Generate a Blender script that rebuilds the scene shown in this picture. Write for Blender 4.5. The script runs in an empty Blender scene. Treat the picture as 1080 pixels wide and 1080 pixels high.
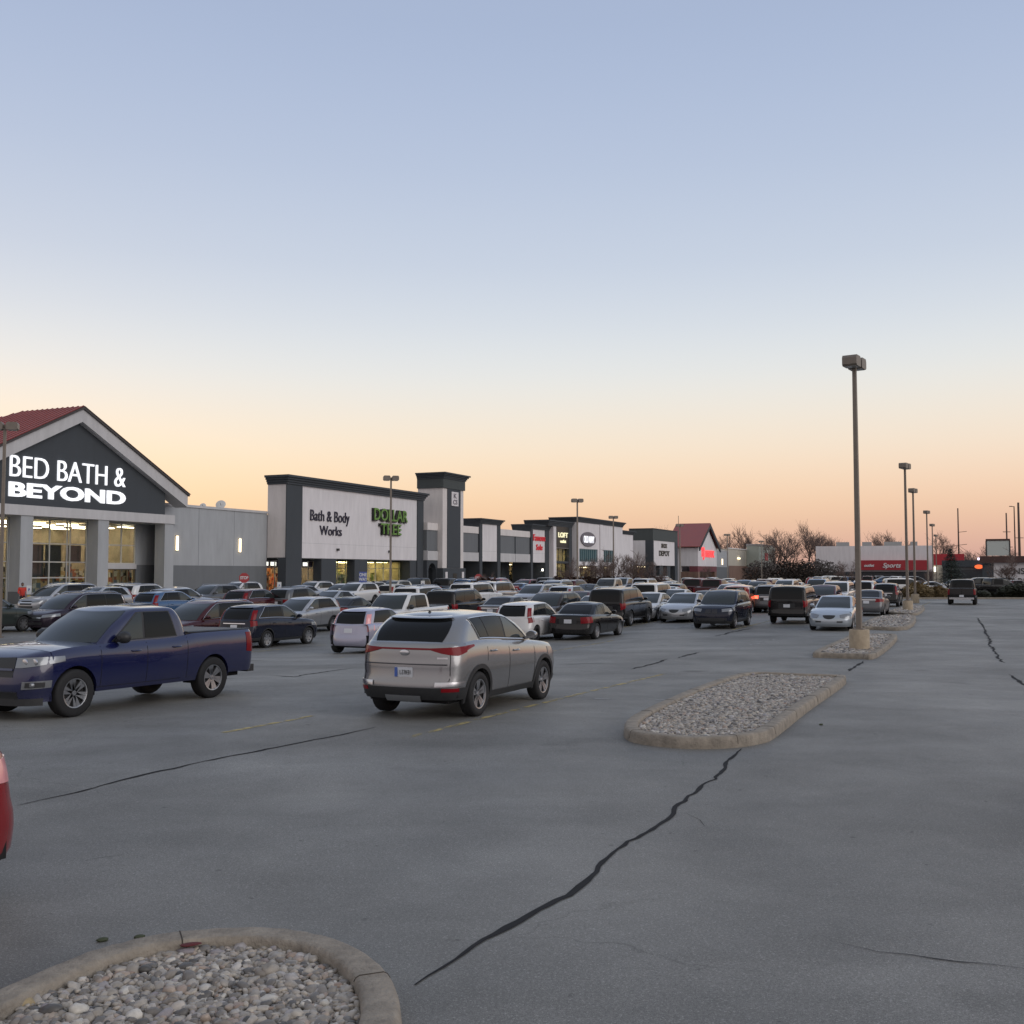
import bpy, bmesh, math, random
import numpy as np
from mathutils import Vector, Matrix
R = math.radians
random.seed(11)
sc = bpy.context.scene
col = sc.collection
CAMH = 2.4
F = 1120.0
AX = (0.4147, 0.90996)      # direction along the shop fronts (u)
NX = (0.90996, -0.4147)     # direction from the shop fronts out to the drive lane (v)
YAW_A = math.atan2(AX[1], AX[0])

def uv(u, v): return (AX[0]*u + NX[0]*v, AX[1]*u + NX[1]*v)
def to_uv(x, y): return (x*AX[0] + y*AX[1], x*NX[0] + y*NX[1])
def gz(x, y):
    "gentle drainage dip of the lot"
    u, v = to_uv(x, y)
    t=min(1,max(0,(u-14)/20.0)); t=t*t*(3-2*t)
    return .15*(1-t)-0.5*math.exp(-(((u-35)/19.0)**2 + ((v+29)/15.0)**2))

# ------------------------------------------------------------------ materials
MATS = {}
def nd(nt, t, **kw):
    n = nt.nodes.new(t)
    for k, v in kw.items(): setattr(n, k, v)
    return n
def mat(name, c=(.5,.5,.5), rough=.6, metal=0., coat=0., emit=None, es=0., spec=.5, noise=0., nscale=4., bump=0., bscale=60., trans=0.):
    if name in MATS: return MATS[name]
    m = bpy.data.materials.new(name); m.use_nodes = True
    nt = m.node_tree; b = nt.nodes['Principled BSDF']
    b.inputs['Base Color'].default_value = (*c, 1)
    b.inputs['Roughness'].default_value = rough
    b.inputs['Metallic'].default_value = metal
    b.inputs['Specular IOR Level'].default_value = spec
    b.inputs['Coat Weight'].default_value = coat
    b.inputs['Coat Roughness'].default_value = .03
    if emit:
        b.inputs['Emission Color'].default_value = (*emit, 1)
        b.inputs['Emission Strength'].default_value = es
    if noise > 0 or bump > 0:
        tc = nd(nt, 'ShaderNodeTexCoord')
    if noise > 0:
        n1 = nd(nt, 'ShaderNodeTexNoise'); n1.inputs['Scale'].default_value = nscale; n1.inputs['Detail'].default_value = 6
        n1.inputs['Roughness'].default_value = .65
        nt.links.new(tc.outputs['Object'], n1.inputs['Vector'])
        mr = nd(nt, 'ShaderNodeMapRange')
        mr.inputs['From Min'].default_value = .3; mr.inputs['From Max'].default_value = .7
        mr.inputs['To Min'].default_value = 1-noise; mr.inputs['To Max'].default_value = 1+noise
        nt.links.new(n1.outputs['Fac'], mr.inputs['Value'])
        mx = nd(nt, 'ShaderNodeMix', data_type='RGBA', blend_type='MULTIPLY'); mx.inputs['Factor'].default_value = 1
        mx.inputs['A'].default_value = (*c, 1)
        nt.links.new(mr.outputs['Result'], mx.inputs['B'])
        nt.links.new(mx.outputs['Result'], b.inputs['Base Color'])
        mr2 = nd(nt, 'ShaderNodeMapRange'); mr2.inputs['To Min'].default_value = max(0, rough-.12); mr2.inputs['To Max'].default_value = min(1, rough+.12)
        nt.links.new(n1.outputs['Fac'], mr2.inputs['Value']); nt.links.new(mr2.outputs['Result'], b.inputs['Roughness'])
    if bump > 0:
        n2 = nd(nt, 'ShaderNodeTexNoise'); n2.inputs['Scale'].default_value = bscale; n2.inputs['Detail'].default_value = 3
        nt.links.new(tc.outputs['Object'], n2.inputs['Vector'])
        bp = nd(nt, 'ShaderNodeBump'); bp.inputs['Strength'].default_value = bump; bp.inputs['Distance'].default_value = .02
        nt.links.new(n2.outputs['Fac'], bp.inputs['Height']); nt.links.new(bp.outputs['Normal'], b.inputs['Normal'])
    MATS[name] = m
    return m

def paint(name, c, metal=.35, rough=.28, coat=1.0, spec=.5):
    n = 'paint_'+name
    if n in MATS: return MATS[n]
    m = mat(n, c, rough, metal, coat=coat, spec=spec)
    nt = m.node_tree; b = nt.nodes['Principled BSDF']
    # road dust towards the sills and a faint unevenness of the clear coat
    tc = nd(nt, 'ShaderNodeTexCoord'); sp = nd(nt, 'ShaderNodeSeparateXYZ'); nt.links.new(tc.outputs['Object'], sp.inputs[0])
    mr = nd(nt, 'ShaderNodeMapRange'); mr.inputs['From Min'].default_value = .75; mr.inputs['From Max'].default_value = .2
    nt.links.new(sp.outputs['Z'], mr.inputs['Value'])
    ns = nd(nt, 'ShaderNodeTexNoise'); ns.inputs['Scale'].default_value = 7; ns.inputs['Detail'].default_value = 5
    nt.links.new(tc.outputs['Object'], ns.inputs['Vector'])
    mu = nd(nt, 'ShaderNodeMath', operation='MULTIPLY'); nt.links.new(mr.outputs[0], mu.inputs[0]); nt.links.new(ns.outputs['Fac'], mu.inputs[1])
    mx = nd(nt, 'ShaderNodeMix', data_type='RGBA'); mx.inputs['A'].default_value = (*c, 1); mx.inputs['B'].default_value = (.085, .08, .075, 1)
    m2 = nd(nt, 'ShaderNodeMath', operation='MULTIPLY'); m2.inputs[1].default_value = .3; nt.links.new(mu.outputs[0], m2.inputs[0])
    nt.links.new(m2.outputs[0], mx.inputs['Factor']); nt.links.new(mx.outputs['Result'], b.inputs['Base Color'])
    m3 = nd(nt, 'ShaderNodeMath', operation='MULTIPLY_ADD'); m3.inputs[1].default_value = .2; m3.inputs[2].default_value = .02
    nt.links.new(mu.outputs[0], m3.inputs[0]); nt.links.new(m3.outputs[0], b.inputs['Coat Roughness'])
    return m

M = {}
M['glass'] = mat('car_glass_dark', (.009,.010,.011), .05, 0, spec=.20)
M['glass2'] = mat('car_glass_clear', (.022,.028,.028), .03, 0, spec=.6)
M['rubber'] = mat('tyre_rubber', (.011,.011,.012), .75, noise=.25, nscale=9)
M['plastic'] = mat('black_plastic', (.022,.023,.025), .5, noise=.15, nscale=12)
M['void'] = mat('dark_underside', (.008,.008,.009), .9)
M['chrome'] = mat('chrome', (.75,.76,.78), .12, 1)
M['alloy'] = mat('alloy', (.42,.43,.45), .3, .9)
M['darkalloy'] = mat('dark_alloy', (.05,.05,.055), .35, .7)
M['red'] = mat('tail_lamp_red', (.19,.005,.010), .2, 0, spec=.25)
M['redlit'] = mat('tail_lamp_lit', (.6,.02,.02), .2, 0, emit=(1,.10,.05), es=4)
M['headlight'] = mat('headlight_lens', (.26,.27,.285), .2, .6)
M['amber'] = mat('amber_lens', (.6,.2,.03), .2, 0, coat=1)
M['plate'] = mat('plate_white', (.62,.64,.68), .45)
M['plate_blue'] = mat('plate_blue', (.06,.12,.4), .45)
M['badge'] = mat('badge_metal', (.6,.6,.62), .25, 1)
M['paint'] = paint('silver', (.42,.43,.45))

# ------------------------------------------------------------------ mesh builder
class MB:
    def __init__(s): s.v=[]; s.f=[]; s.m=[]
    def add(s, vs, fs, mi=0):
        b=len(s.v); s.v.extend([tuple(p) for p in vs]); s.f.extend([tuple(b+i for i in f) for f in fs]); s.m.extend([mi]*len(fs)); return s
    def box(s, x0,x1,y0,y1,z0,z1, mi=0):
        if x0>x1: x0,x1=x1,x0
        if y0>y1: y0,y1=y1,y0
        vs=[(x0,y0,z0),(x1,y0,z0),(x1,y1,z0),(x0,y1,z0),(x0,y0,z1),(x1,y0,z1),(x1,y1,z1),(x0,y1,z1)]
        return s.add(vs,[(0,3,2,1),(4,5,6,7),(0,1,5,4),(1,2,6,5),(2,3,7,6),(3,0,4,7)],mi)
    def prism(s, poly, z0, z1, mi=0):
        n=len(poly); vs=[(p[0],p[1],z0) for p in poly]+[(p[0],p[1],z1) for p in poly]
        return s.add(vs,[tuple(range(n))[::-1],tuple(range(n,2*n))]+[(i,(i+1)%n,n+(i+1)%n,n+i) for i in range(n)],mi)
    def prism_y(s, poly, y0, y1, mi=0):   # polygon in (x,z) extruded along y
        n=len(poly); vs=[(p[0],y0,p[1]) for p in poly]+[(p[0],y1,p[1]) for p in poly]
        return s.add(vs,[tuple(range(n)),tuple(range(n,2*n))[::-1]]+[(i,n+i,n+(i+1)%n,(i+1)%n) for i in range(n)],mi)
    def tube(s, pts, rad, n=6, mi=0, caps=True):
        pts=[Vector(p) for p in pts]; rs=rad if hasattr(rad,'__len__') else [rad]*len(pts)
        b=len(s.v); up=None
        for i,p in enumerate(pts):
            d=(pts[min(i+1,len(pts)-1)]-pts[max(i-1,0)]).normalized()
            if up is None:
                up=Vector((0,0,1)) if abs(d.z)<.9 else Vector((1,0,0))
            a=d.cross(up).normalized(); c=a.cross(d).normalized(); up=c
            for k in range(n):
                t=2*math.pi*k/n; q=p+(a*math.cos(t)+c*math.sin(t))*rs[i]; s.v.append(tuple(q))
        for i in range(len(pts)-1):
            for k in range(n):
                k2=(k+1)%n; s.f.append((b+i*n+k,b+i*n+k2,b+(i+1)*n+k2,b+(i+1)*n+k)); s.m.append(mi)
        if caps:
            s.f.append(tuple(b+k for k in range(n))[::-1]); s.m.append(mi)
            e=b+(len(pts)-1)*n; s.f.append(tuple(e+k for k in range(n))); s.m.append(mi)
        return s
    def lathe(s, prof, n=24, axis='z', c=(0,0,0), mi=0, cap=False):
        b=len(s.v)
        for (r,h) in prof:
            for k in range(n):
                t=2*math.pi*k/n; x,y=r*math.cos(t),r*math.sin(t)
                s.v.append((c[0]+x,c[1]+y,c[2]+h) if axis=='z' else (c[0]+x,c[1]+h,c[2]+y))
        for i in range(len(prof)-1):
            for k in range(n):
                k2=(k+1)%n; f=(b+i*n+k,b+i*n+k2,b+(i+1)*n+k2,b+(i+1)*n+k)
                s.f.append(f if axis=='z' else f[::-1]); s.m.append(mi)
        if cap:
            s.f.append(tuple(b+k for k in range(n))[::-1]); s.m.append(mi)
            e=b+(len(prof)-1)*n; s.f.append(tuple(e+k for k in range(n))); s.m.append(mi)
        return s
    def grid(s, G, mi=0):
        G=np.asarray(G); r,c=G.shape[:2]; b=len(s.v); s.v.extend([tuple(p) for p in G.reshape(-1,3)])
        for i in range(r-1):
            for j in range(c-1):
                s.f.append((b+i*c+j,b+i*c+j+1,b+(i+1)*c+j+1,b+(i+1)*c+j)); s.m.append(mi)
        return s
    def merge(s, o, off=(0,0,0), mi=None, rz=0):
        cz,sz=math.cos(rz),math.sin(rz)
        vs=[(p[0]*cz-p[1]*sz+off[0],p[0]*sz+p[1]*cz+off[1],p[2]+off[2]) for p in o.v]
        b=len(s.v); s.v.extend(vs); s.f.extend([tuple(b+i for i in f) for f in o.f]); s.m.extend(o.m if mi is None else [mi]*len(o.f)); return s
    def mesh(s, name, mats, smooth=False, recalc=False, angle=None):
        me=bpy.data.meshes.new(name); me.from_pydata(s.v,[],s.f)
        for m in mats: me.materials.append(m)
        if len(mats)>1: me.polygons.foreach_set('material_index', s.m)
        if recalc or angle:
            bm=bmesh.new(); bm.from_mesh(me)
            bmesh.ops.remove_doubles(bm, verts=bm.verts, dist=1e-5)
            if recalc: bmesh.ops.recalc_face_normals(bm, faces=bm.faces)
            bm.to_mesh(me); bm.free()
        if smooth or angle:
            me.polygons.foreach_set('use_smooth',[True]*len(me.polygons))
            if angle: me.set_sharp_from_angle(angle=R(angle))
        me.update(); return me
    def build(s, name, mats, parent=None, loc=None, rz=0, **kw):
        return link(name, s.mesh(name, mats if isinstance(mats,(list,tuple)) else [mats], **kw), parent, loc, rz)

def link(name, data, parent=None, loc=None, rz=0):
    o=bpy.data.objects.new(name, data); col.objects.link(o)
    if parent: o.parent=parent
    if loc is not None: o.location=loc
    if rz: o.rotation_euler[2]=rz
    return o
def tag(o, label=None, cat=None, group=None, kind=None):
    if label: o['label']=label
    if cat: o['category']=cat
    if group: o['group']=group
    if kind: o['kind']=kind
    return o
def empty(name, loc, rz=0):
    return link(name, None, None, loc, rz)
def copy_tree(o, parent=None):
    c=o.copy(); col.objects.link(c); c.parent=parent
    for ch in list(o.children): copy_tree(ch, c)
    return c

# ------------------------------------------------------------------ camera
cam=bpy.data.cameras.new('camera'); co=bpy.data.objects.new('camera',cam); col.objects.link(co)
co.location=(0,0,CAMH); co.rotation_euler=(R(90)+math.atan(64/F),0,0)
cam.sensor_width=36; cam.lens=36*F/1080; cam.clip_end=6000; cam.clip_start=.1
sc.camera=co
sc.render.resolution_x=sc.render.resolution_y=1024

# ------------------------------------------------------------------ sky and light
SUN_EL=R(2.0); SUN_AZ=R(-28)     # azimuth from +Y (camera forward), negative = to the left
w=bpy.data.worlds.new('World'); sc.world=w; w.use_nodes=True
nt=w.node_tree; bg=nt.nodes['Background']
sky=nd(nt,'ShaderNodeTexSky',sky_type='NISHITA'); sky.sun_disc=False
sky.sun_elevation=SUN_EL; sky.sun_rotation=SUN_AZ; sky.air_density=1; sky.dust_density=1.2; sky.ozone_density=1.5; sky.altitude=200
tc=nd(nt,'ShaderNodeTexCoord'); sp=nd(nt,'ShaderNodeSeparateXYZ'); nt.links.new(tc.outputs['Generated'],sp.inputs[0])
cr=nd(nt,'ShaderNodeValToRGB'); el=cr.color_ramp; el.interpolation='B_SPLINE'
def srgb(r,g,b): return tuple(((c/255)/12.92 if c/255<=.04045 else (((c/255)+.055)/1.055)**2.4) for c in (r,g,b))
stops=[(.000,(203,160,150)),(.025,(221,176,160)),(.055,(240,200,170)),(.085,(247,216,189)),(.115,(247,228,207)),(.15,(241,233,221)),(.185,(231,233,232)),(.23,(215,222,231)),(.28,(201,211,227)),(.36,(186,199,222)),(.47,(168,184,214)),(.7,(160,173,198)),(1.0,(158,168,188))]
for i,(p,c) in enumerate(stops):
    e=el.elements[i] if i<2 else el.elements.new(p)
    e.position=p; e.color=(*srgb(*c),1)
nt.links.new(sp.outputs['Z'],cr.inputs['Fac'])
crl=nd(nt,'ShaderNodeValToRGB'); ell_=crl.color_ramp; ell_.interpolation='B_SPLINE'
warm=[(.000,(214,172,148)),(.025,(232,190,160)),(.055,(247,211,171)),(.085,(251,223,189)),(.115,(250,232,207))]+stops[5:]
for i,(p,c) in enumerate(warm):
    e=ell_.elements[i] if i<2 else ell_.elements.new(p)
    e.position=p; e.color=(*srgb(*c),1)
nt.links.new(sp.outputs['Z'],crl.inputs['Fac'])
mxl=nd(nt,'ShaderNodeMapRange'); mxl.inputs['From Min'].default_value=.40; mxl.inputs['From Max'].default_value=-.25; nt.links.new(sp.outputs['X'],mxl.inputs['Value'])
glow=nd(nt,'ShaderNodeMix',data_type='RGBA'); nt.links.new(mxl.outputs[0],glow.inputs['Factor']); nt.links.new(cr.outputs[0],glow.inputs['A']); nt.links.new(crl.outputs[0],glow.inputs['B'])
# the sky away from the afterglow (behind the camera) is bluer and brighter overhead
my=nd(nt,'ShaderNodeMapRange'); my.inputs['From Min'].default_value=.35; my.inputs['From Max'].default_value=-.6
nt.links.new(sp.outputs['Y'],my.inputs['Value'])
cr2=nd(nt,'ShaderNodeValToRGB'); e2=cr2.color_ramp
e2.elements[0].position=0; e2.elements[0].color=(*srgb(196,184,188),1)
e2.elements[1].position=1; e2.elements[1].color=(*srgb(172,175,184),1)
e=e2.elements.new(.2); e.color=(*srgb(222,212,212),1)
e=e2.elements.new(.5); e.color=(*srgb(204,203,204),1)
nt.links.new(sp.outputs['Z'],cr2.inputs['Fac'])
mxs=nd(nt,'ShaderNodeMix',data_type='RGBA'); nt.links.new(my.outputs[0],mxs.inputs['Factor']); nt.links.new(glow.outputs['Result'],mxs.inputs['A']); nt.links.new(cr2.outputs[0],mxs.inputs['B'])
# a share of the physical Nishita sky on top
sm=nd(nt,'ShaderNodeMix',data_type='RGBA',blend_type='MIX'); sm.inputs['Factor'].default_value=.03
sk=nd(nt,'ShaderNodeVectorMath',operation='SCALE'); sk.inputs['Scale'].default_value=.35
nt.links.new(sky.outputs[0],sk.inputs[0])
nt.links.new(mxs.outputs['Result'],sm.inputs['A']); nt.links.new(sk.outputs[0],sm.inputs['B'])
nt.links.new(sm.outputs['Result'],bg.inputs['Color']); bg.inputs['Strength'].default_value=1.0

sl=bpy.data.lights.new('wall_fill','SUN'); so=bpy.data.objects.new('wall_fill',sl); col.objects.link(so)
sl.energy=.9; sl.angle=R(45); sl.color=(1.0,.95,.92)
so.rotation_euler=(-Vector((.80,-.46,.38))).to_track_quat('-Z','Y').to_euler()   # broad soft fill standing in for sky, added to brighten the shop walls
sc.view_settings.view_transform='Standard'; sc.view_settings.look='None'; sc.view_settings.gamma=1; sc.view_settings.exposure=0
# ------------------------------------------------------------------ vehicles
def curve(pts):
    xs=np.array([p[0] for p in pts],float); ys=np.array([p[1] for p in pts],float)
    n=len(xs); h=np.diff(xs); d=np.diff(ys)/h; m=np.zeros(n)
    if n==2: m[:]=d[0]
    else:
        for i in range(1,n-1):
            m[i]=0 if d[i-1]*d[i]<=0 else (h[i-1]+h[i])*3/((2*h[i]+h[i-1])/d[i-1]+(h[i]+2*h[i-1])/d[i]) if True else 0
        m[0]=d[0]; m[-1]=d[-1]
    def f(x):
        if x<=xs[0]: return float(ys[0])
        if x>=xs[-1]: return float(ys[-1])
        i=int(np.searchsorted(xs,x))-1; i=max(0,min(n-2,i)); t=(x-xs[i])/h[i]
        return float((2*t**3-3*t*t+1)*ys[i]+(t**3-2*t*t+t)*h[i]*m[i]+(-2*t**3+3*t*t)*ys[i+1]+(t**3-t*t)*h[i]*m[i+1])
    return f
def offset_grid(G, off, centre):
    G=np.asarray(G,float); du=np.gradient(G,axis=1); dv=np.gradient(G,axis=0); n=np.cross(du,dv)
    L=np.linalg.norm(n,axis=2,keepdims=True); L[L<1e-9]=1; n=n/L
    s=np.sum(n*(G-np.array(centre)),axis=2).sum()
    if s<0: n=-n
    return G+n*off, s>=0
def patch(mb, G, off, centre, mi=0, skirt=.012):
    P,ok=offset_grid(G,off,centre); Q,_=offset_grid(G,off-skirt,centre)
    if not ok: P=P[::-1]; Q=Q[::-1]
    mb.grid(P,mi)
    r,c=P.shape[:2]; b=len(mb.v)
    loop=[(0,j) for j in range(c)]+[(i,c-1) for i in range(1,r)]+[(r-1,j) for j in range(c-2,-1,-1)]+[(i,0) for i in range(r-2,0,-1)]
    n=len(loop); mb.v.extend([tuple(P[q]) for q in loop]+[tuple(Q[q]) for q in loop])
    for k in range(n):
        k2=(k+1)%n; mb.f.append((b+k,b+n+k,b+n+k2,b+k2)); mb.m.append(mi)

class Car:
    D=dict(L=4.5,W=1.84,H=1.65,fo=.9,wb=2.66,wr=.35,sill=.27,
           sh=[(0,1.0),(.4,1.06),(1.6,1.03),(3.2,1.0),(4.1,.86),(4.5,.70)],
           bowr=.05,Rr=.24,bowf=.14,Rf=.34,zbr=.32,zbf=.24,
           pr=[(0,.07),(.15,.0),(.42,.0),(.5,.03),(1,.09)],pf=[(0,.05),(.2,0),(.55,.0),(.85,.05),(1,.14)],
           wp=[(0,.91),(.12,.95),(.35,.985),(.58,1),(.74,.995),(.86,.975),(.95,.945),(1,.90)],
           gr=[(0,.10),(.5,.26),(1,.55)],gf=[(0,3.5),(.5,3.05),(1,2.45)],
           roof=[(.4,1.56),(1.2,1.63),(2.2,1.62),(2.9,1.50)],gw=[(0,.885),(.45,.84),(.8,.775),(.93,.70),(1,.58)],
           bgr=.06,Rgr=.16,bgf=.16,Rgf=.12,crown=.035,hoodcrown=.045,
           bp=2.05, dlo=(.55,.85), q=1.05, wt=(.10,.80), wsh=(.08,.90), rwin=(.10,.88,.80), chrome=False, rails=False,
           tail='v', head='std', clad=0., archclad=0., grille='bar', spokes=5, rim='alloy', bed=None, plate_z=.72, detail=2)
    def __init__(s, **kw):
        P=dict(Car.D); P.update(kw); s.P=P
        for k,v in P.items(): setattr(s,k,v)
        s.fsh=curve(s.sh); s.fpr=curve(s.pr); s.fpf=curve(s.pf); s.fwp=curve(s.wp)
        s.fgr=curve(s.gr); s.fgf=curve(s.gf); s.froof=curve(s.roof); s.fgw=curve(s.gw)
        s.ftz=curve([(0,0),(.82,.9),(.93,.978),(1,1)])
        s.xa=s.L-s.fo; s.xr=s.xa-s.wb; s.Ra=s.wr+.055
        s.C=(s.L/2,0,.8)
    # all x are measured from the rear bumper (d coordinate)
    def taper(s,x): q=(x-s.L/2)/(s.L/2); return 1-.055*abs(q)**3
    def bpt(s,e,z):
        k,val,sg=e
        x={'r':.1,'f':s.L-.1}.get(k,val)
        for _ in range(3):
            sh=s.fsh(x); zr=min(1,max(0,(z-s.sill)/(sh-s.sill))); wv=s.fwp(zr)
            if k=='s': x=val; y=s.W/2*wv*s.taper(x); break
            a=abs(val); R_=s.Rr if k=='r' else s.Rf; yc=1-R_/(s.W/2); cc=max(0,(a-yc)/(1-yc)); dx=(s.bowr if k=='r' else s.bowf)*a*a+R_*(1-math.sqrt(max(0,1-cc*cc)))
            xe=(s.fpr(zr)+dx) if k=='r' else (s.L-s.fpf(zr)-dx)
            edge=(s.bowr+s.Rr) if k=='r' else s.L-s.bowf-s.Rf
            y=a*s.W/2*wv*s.taper(edge); x=xe
        return np.array([x, sg*y, min(z,s.fsh(x)) if k!='s' else z])
    def bottom(s,e):
        k,val,sg=e
        if k=='r': return s.zbr
        if k=='f': return s.zbf
        for c in (s.xa,s.xr):
            dd=abs(val-c)
            if dd<=s.Ra+1e-6: return s.wr+math.sqrt(max(0,s.Ra**2-dd*dd))
        if val>s.xa: return s.zbf
        if val<s.xr: return s.zbr
        return s.sill
    def entries(s,sg):
        E=[('r',v,sg) for v in (0,.25,.5,.68,.8,.88,.94,.98,1)]
        x0=s.bowr+s.Rr+.12; x1=s.L-s.bowf-s.Rf-.16
        xs=set(np.round(np.linspace(x0,x1,22),4))
        for c in (s.xa,s.xr):
            xs={x for x in xs if abs(x-c)>s.Ra+.03}
            for th in range(0,181,12): xs.add(round(c+s.Ra*math.cos(R(th)),4))
            xs.add(round(c-s.Ra-.006,4)); xs.add(round(c+s.Ra+.006,4))
        E+=[('s',x,sg) for x in sorted(xs) if x0*.0<x]
        E+=[('f',v,sg) for v in (1,.98,.94,.88,.8,.68,.5,.25,0)]
        return E
    def gpt(s,e,t):
        k,val,sg=e; xr,xf,wg=s.fgr(t),s.fgf(t),s.fgw(t)*s.W/2; tz=s.ftz(t)
        def end(a,which):
            R_=s.Rgr if which=='r' else s.Rgf; yc=1-R_/wg; cc=max(0,(a-yc)/(1-yc)); dx=(s.bgr if which=='r' else s.bgf)*a*a+R_*(1-math.sqrt(max(0,1-cc*cc)))
            return xr+dx if which=='r' else xf-dx
        if k=='s':
            a,b=end(1,'r'),end(1,'f'); x=a+(b-a)*val; y=wg
        else: x=end(abs(val),k); y=abs(val)*wg
        zb=s.fsh(min(max(x,0),s.L))-.03; zt=s.froof(x)
        return np.array([x, sg*y, zb+(zt-zb)*tz])
    def gx(s,x,t,sg):
        a=s.gpt(('s',0,sg),t)[0]; b=s.gpt(('s',1,sg),t)[0]
        return s.gpt(('s',(x-a)/(b-a),sg),t)
    def side_quad(s,c,sg,nx=8,nt=5):
        (xa,ta),(xb,tb),(xc,tc_),(xd,td)=c; G=[]
        for j in range(nt):
            w_=j/(nt-1); row=[]
            for i in range(nx):
                q=i/(nx-1)
                x=(xa*(1-q)+xb*q)*(1-w_)+(xd*(1-q)+xc*q)*w_; t=(ta*(1-q)+tb*q)*(1-w_)+(td*(1-q)+tc_*q)*w_
                row.append(s.gx(x,t,sg))
            G.append(row)
        return G
    def wrap(s,E,zlo,zhi,nz=4):
        n=len(E); G=[]
        for j in range(nz):
            w_=j/(nz-1); row=[]
            for i,e in enumerate(E):
                q=i/(n-1); row.append(s.bpt(e,(zlo(q)*(1-w_)+zhi(q)*w_)))
            G.append(row)
        return G
    def side_y(s,x,z,sg): return s.bpt(('s',x,sg),z)
    def pieces(s):
        out=[]   # (name, parent_name, MB, matkeys, loc, flags)
        o=lambda name,mb,mk,loc=(0,0,0),par=None,smooth=True,angle=40: out.append([name,mb,mk,loc,par,smooth,angle])
        xo=-s.L/2
        # ---- body
        body=MB(); T=[0,.03,.1,.2,.32,.44,.56,.68,.78,.86,.92,.96,1]
        tops={}
        for sg in (1,-1):
            E=s.entries(sg); G=[]
            cols=[]
            for e in E:
                zb=s.bottom(e)
                x=s.bpt(e,.8)[0]; 
                c=[]
                for t in T:
                    xx=x
                    for _ in range(2):
                        sh=s.fsh(xx); z=zb+(sh-zb)*t; p=s.bpt(e,z); xx=p[0]
                    p[2]=z; c.append(p)
                # turned-in lower lip
                lip=c[0].copy(); lip[1]*=.93; lip[2]+=.0
                c=[lip]+c; cols.append(c)
            G=np.array(cols).transpose(1,0,2)
            if sg>0: G=G[:, ::-1]
            body.grid(G)
            tops[sg]=G[-1] if sg<0 else G[-1][:, :][::-1]
        A,B=tops[1],tops[-1]; m=9; ymax=s.W/2
        cap=[]
        for i in range(len(A)):
            row=[]; hx=A[i][0]
            if s.bed and s.bed[0]<hx<s.bed[1]: cr_=-.03
            else: cr_=s.hoodcrown
            for j in range(m):
                q=2*j/(m-1)-1; p=A[i]*(.5-q/2)+B[i]*(.5+q/2); yy=abs(A[i][1])/ymax
                p=p.copy(); p[2]+=cr_*(1-q*q)**.8*min(1,yy)**2; row.append(p)
            cap.append(row)
        body.grid(cap)
        # ---- greenhouse
        Tg=[0,.12,.3,.5,.65,.78,.86,.91,.95,.98,1]; gt={}
        for sg in (1,-1):
            E=[('r',v,sg) for v in (0,.3,.55,.72,.84,.92,.97,1)]+[('s',v,sg) for v in np.linspace(.05,.95,16)]+[('f',v,sg) for v in (1,.97,.92,.84,.72,.55,.3,0)]
            G=np.array([[s.gpt(e,t) for e in E] for t in Tg])
            if sg>0: G=G[:, ::-1]
            body.grid(G); gt[sg]=G[-1] if sg<0 else G[-1][::-1]
        A,B=gt[1],gt[-1]; ym=abs(A[:,1]).max(); cap=[]
        for i in range(len(A)):
            row=[]
            for j in range(9):
                q=2*j/8-1; p=A[i]*(.5-q/2)+B[i]*(.5+q/2); yy=abs(A[i][1])/ym; p=p.copy(); p[2]+=s.crown*(1-q*q)*yy**2; row.append(p)
            cap.append(row)
        body.grid(cap)
        o('body',body,['paint'],(xo,0,0))
        # ---- underbody and wheel wells
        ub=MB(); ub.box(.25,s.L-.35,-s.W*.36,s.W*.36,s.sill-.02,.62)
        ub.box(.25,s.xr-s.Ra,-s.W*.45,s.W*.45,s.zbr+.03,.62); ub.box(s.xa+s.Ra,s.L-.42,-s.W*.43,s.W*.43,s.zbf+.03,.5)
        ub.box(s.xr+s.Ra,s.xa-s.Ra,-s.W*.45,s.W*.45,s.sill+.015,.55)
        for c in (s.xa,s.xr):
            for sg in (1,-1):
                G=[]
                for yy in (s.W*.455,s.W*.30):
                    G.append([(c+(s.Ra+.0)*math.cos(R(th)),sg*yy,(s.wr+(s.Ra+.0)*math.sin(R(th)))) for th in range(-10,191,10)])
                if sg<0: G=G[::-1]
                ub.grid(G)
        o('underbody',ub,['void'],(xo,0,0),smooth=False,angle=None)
        # ---- glass
        def ends(kind,t0,t1,ymx):
            vals=np.linspace(-ymx,ymx,13); G=[]
            for t in np.linspace(t0,t1,9):
                q=(t-t0)/(t1-t0); k_=1-s.P.get('rtap',.04)*(1-q)**2.5-.05*max(0,(q-.75)*4)**2 if kind=='r' else 1
                G.append([s.gpt((kind,abs(v*k_),1 if v>=0 else -1),t) for v in vals])
            return G
        C=s.C
        ws=MB(); patch(ws,ends('f',s.wsh[0],s.wsh[1],.90),.006,C); o('windshield',ws,['glassf'],(xo,0,0))
        rw=MB(); patch(rw,ends('r',s.rwin[0],s.rwin[1],s.rwin[2]),.006,C); o('rear_window',rw,['glass'],(xo,0,0))
        tb,tt=s.wt; pil=.10
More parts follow.
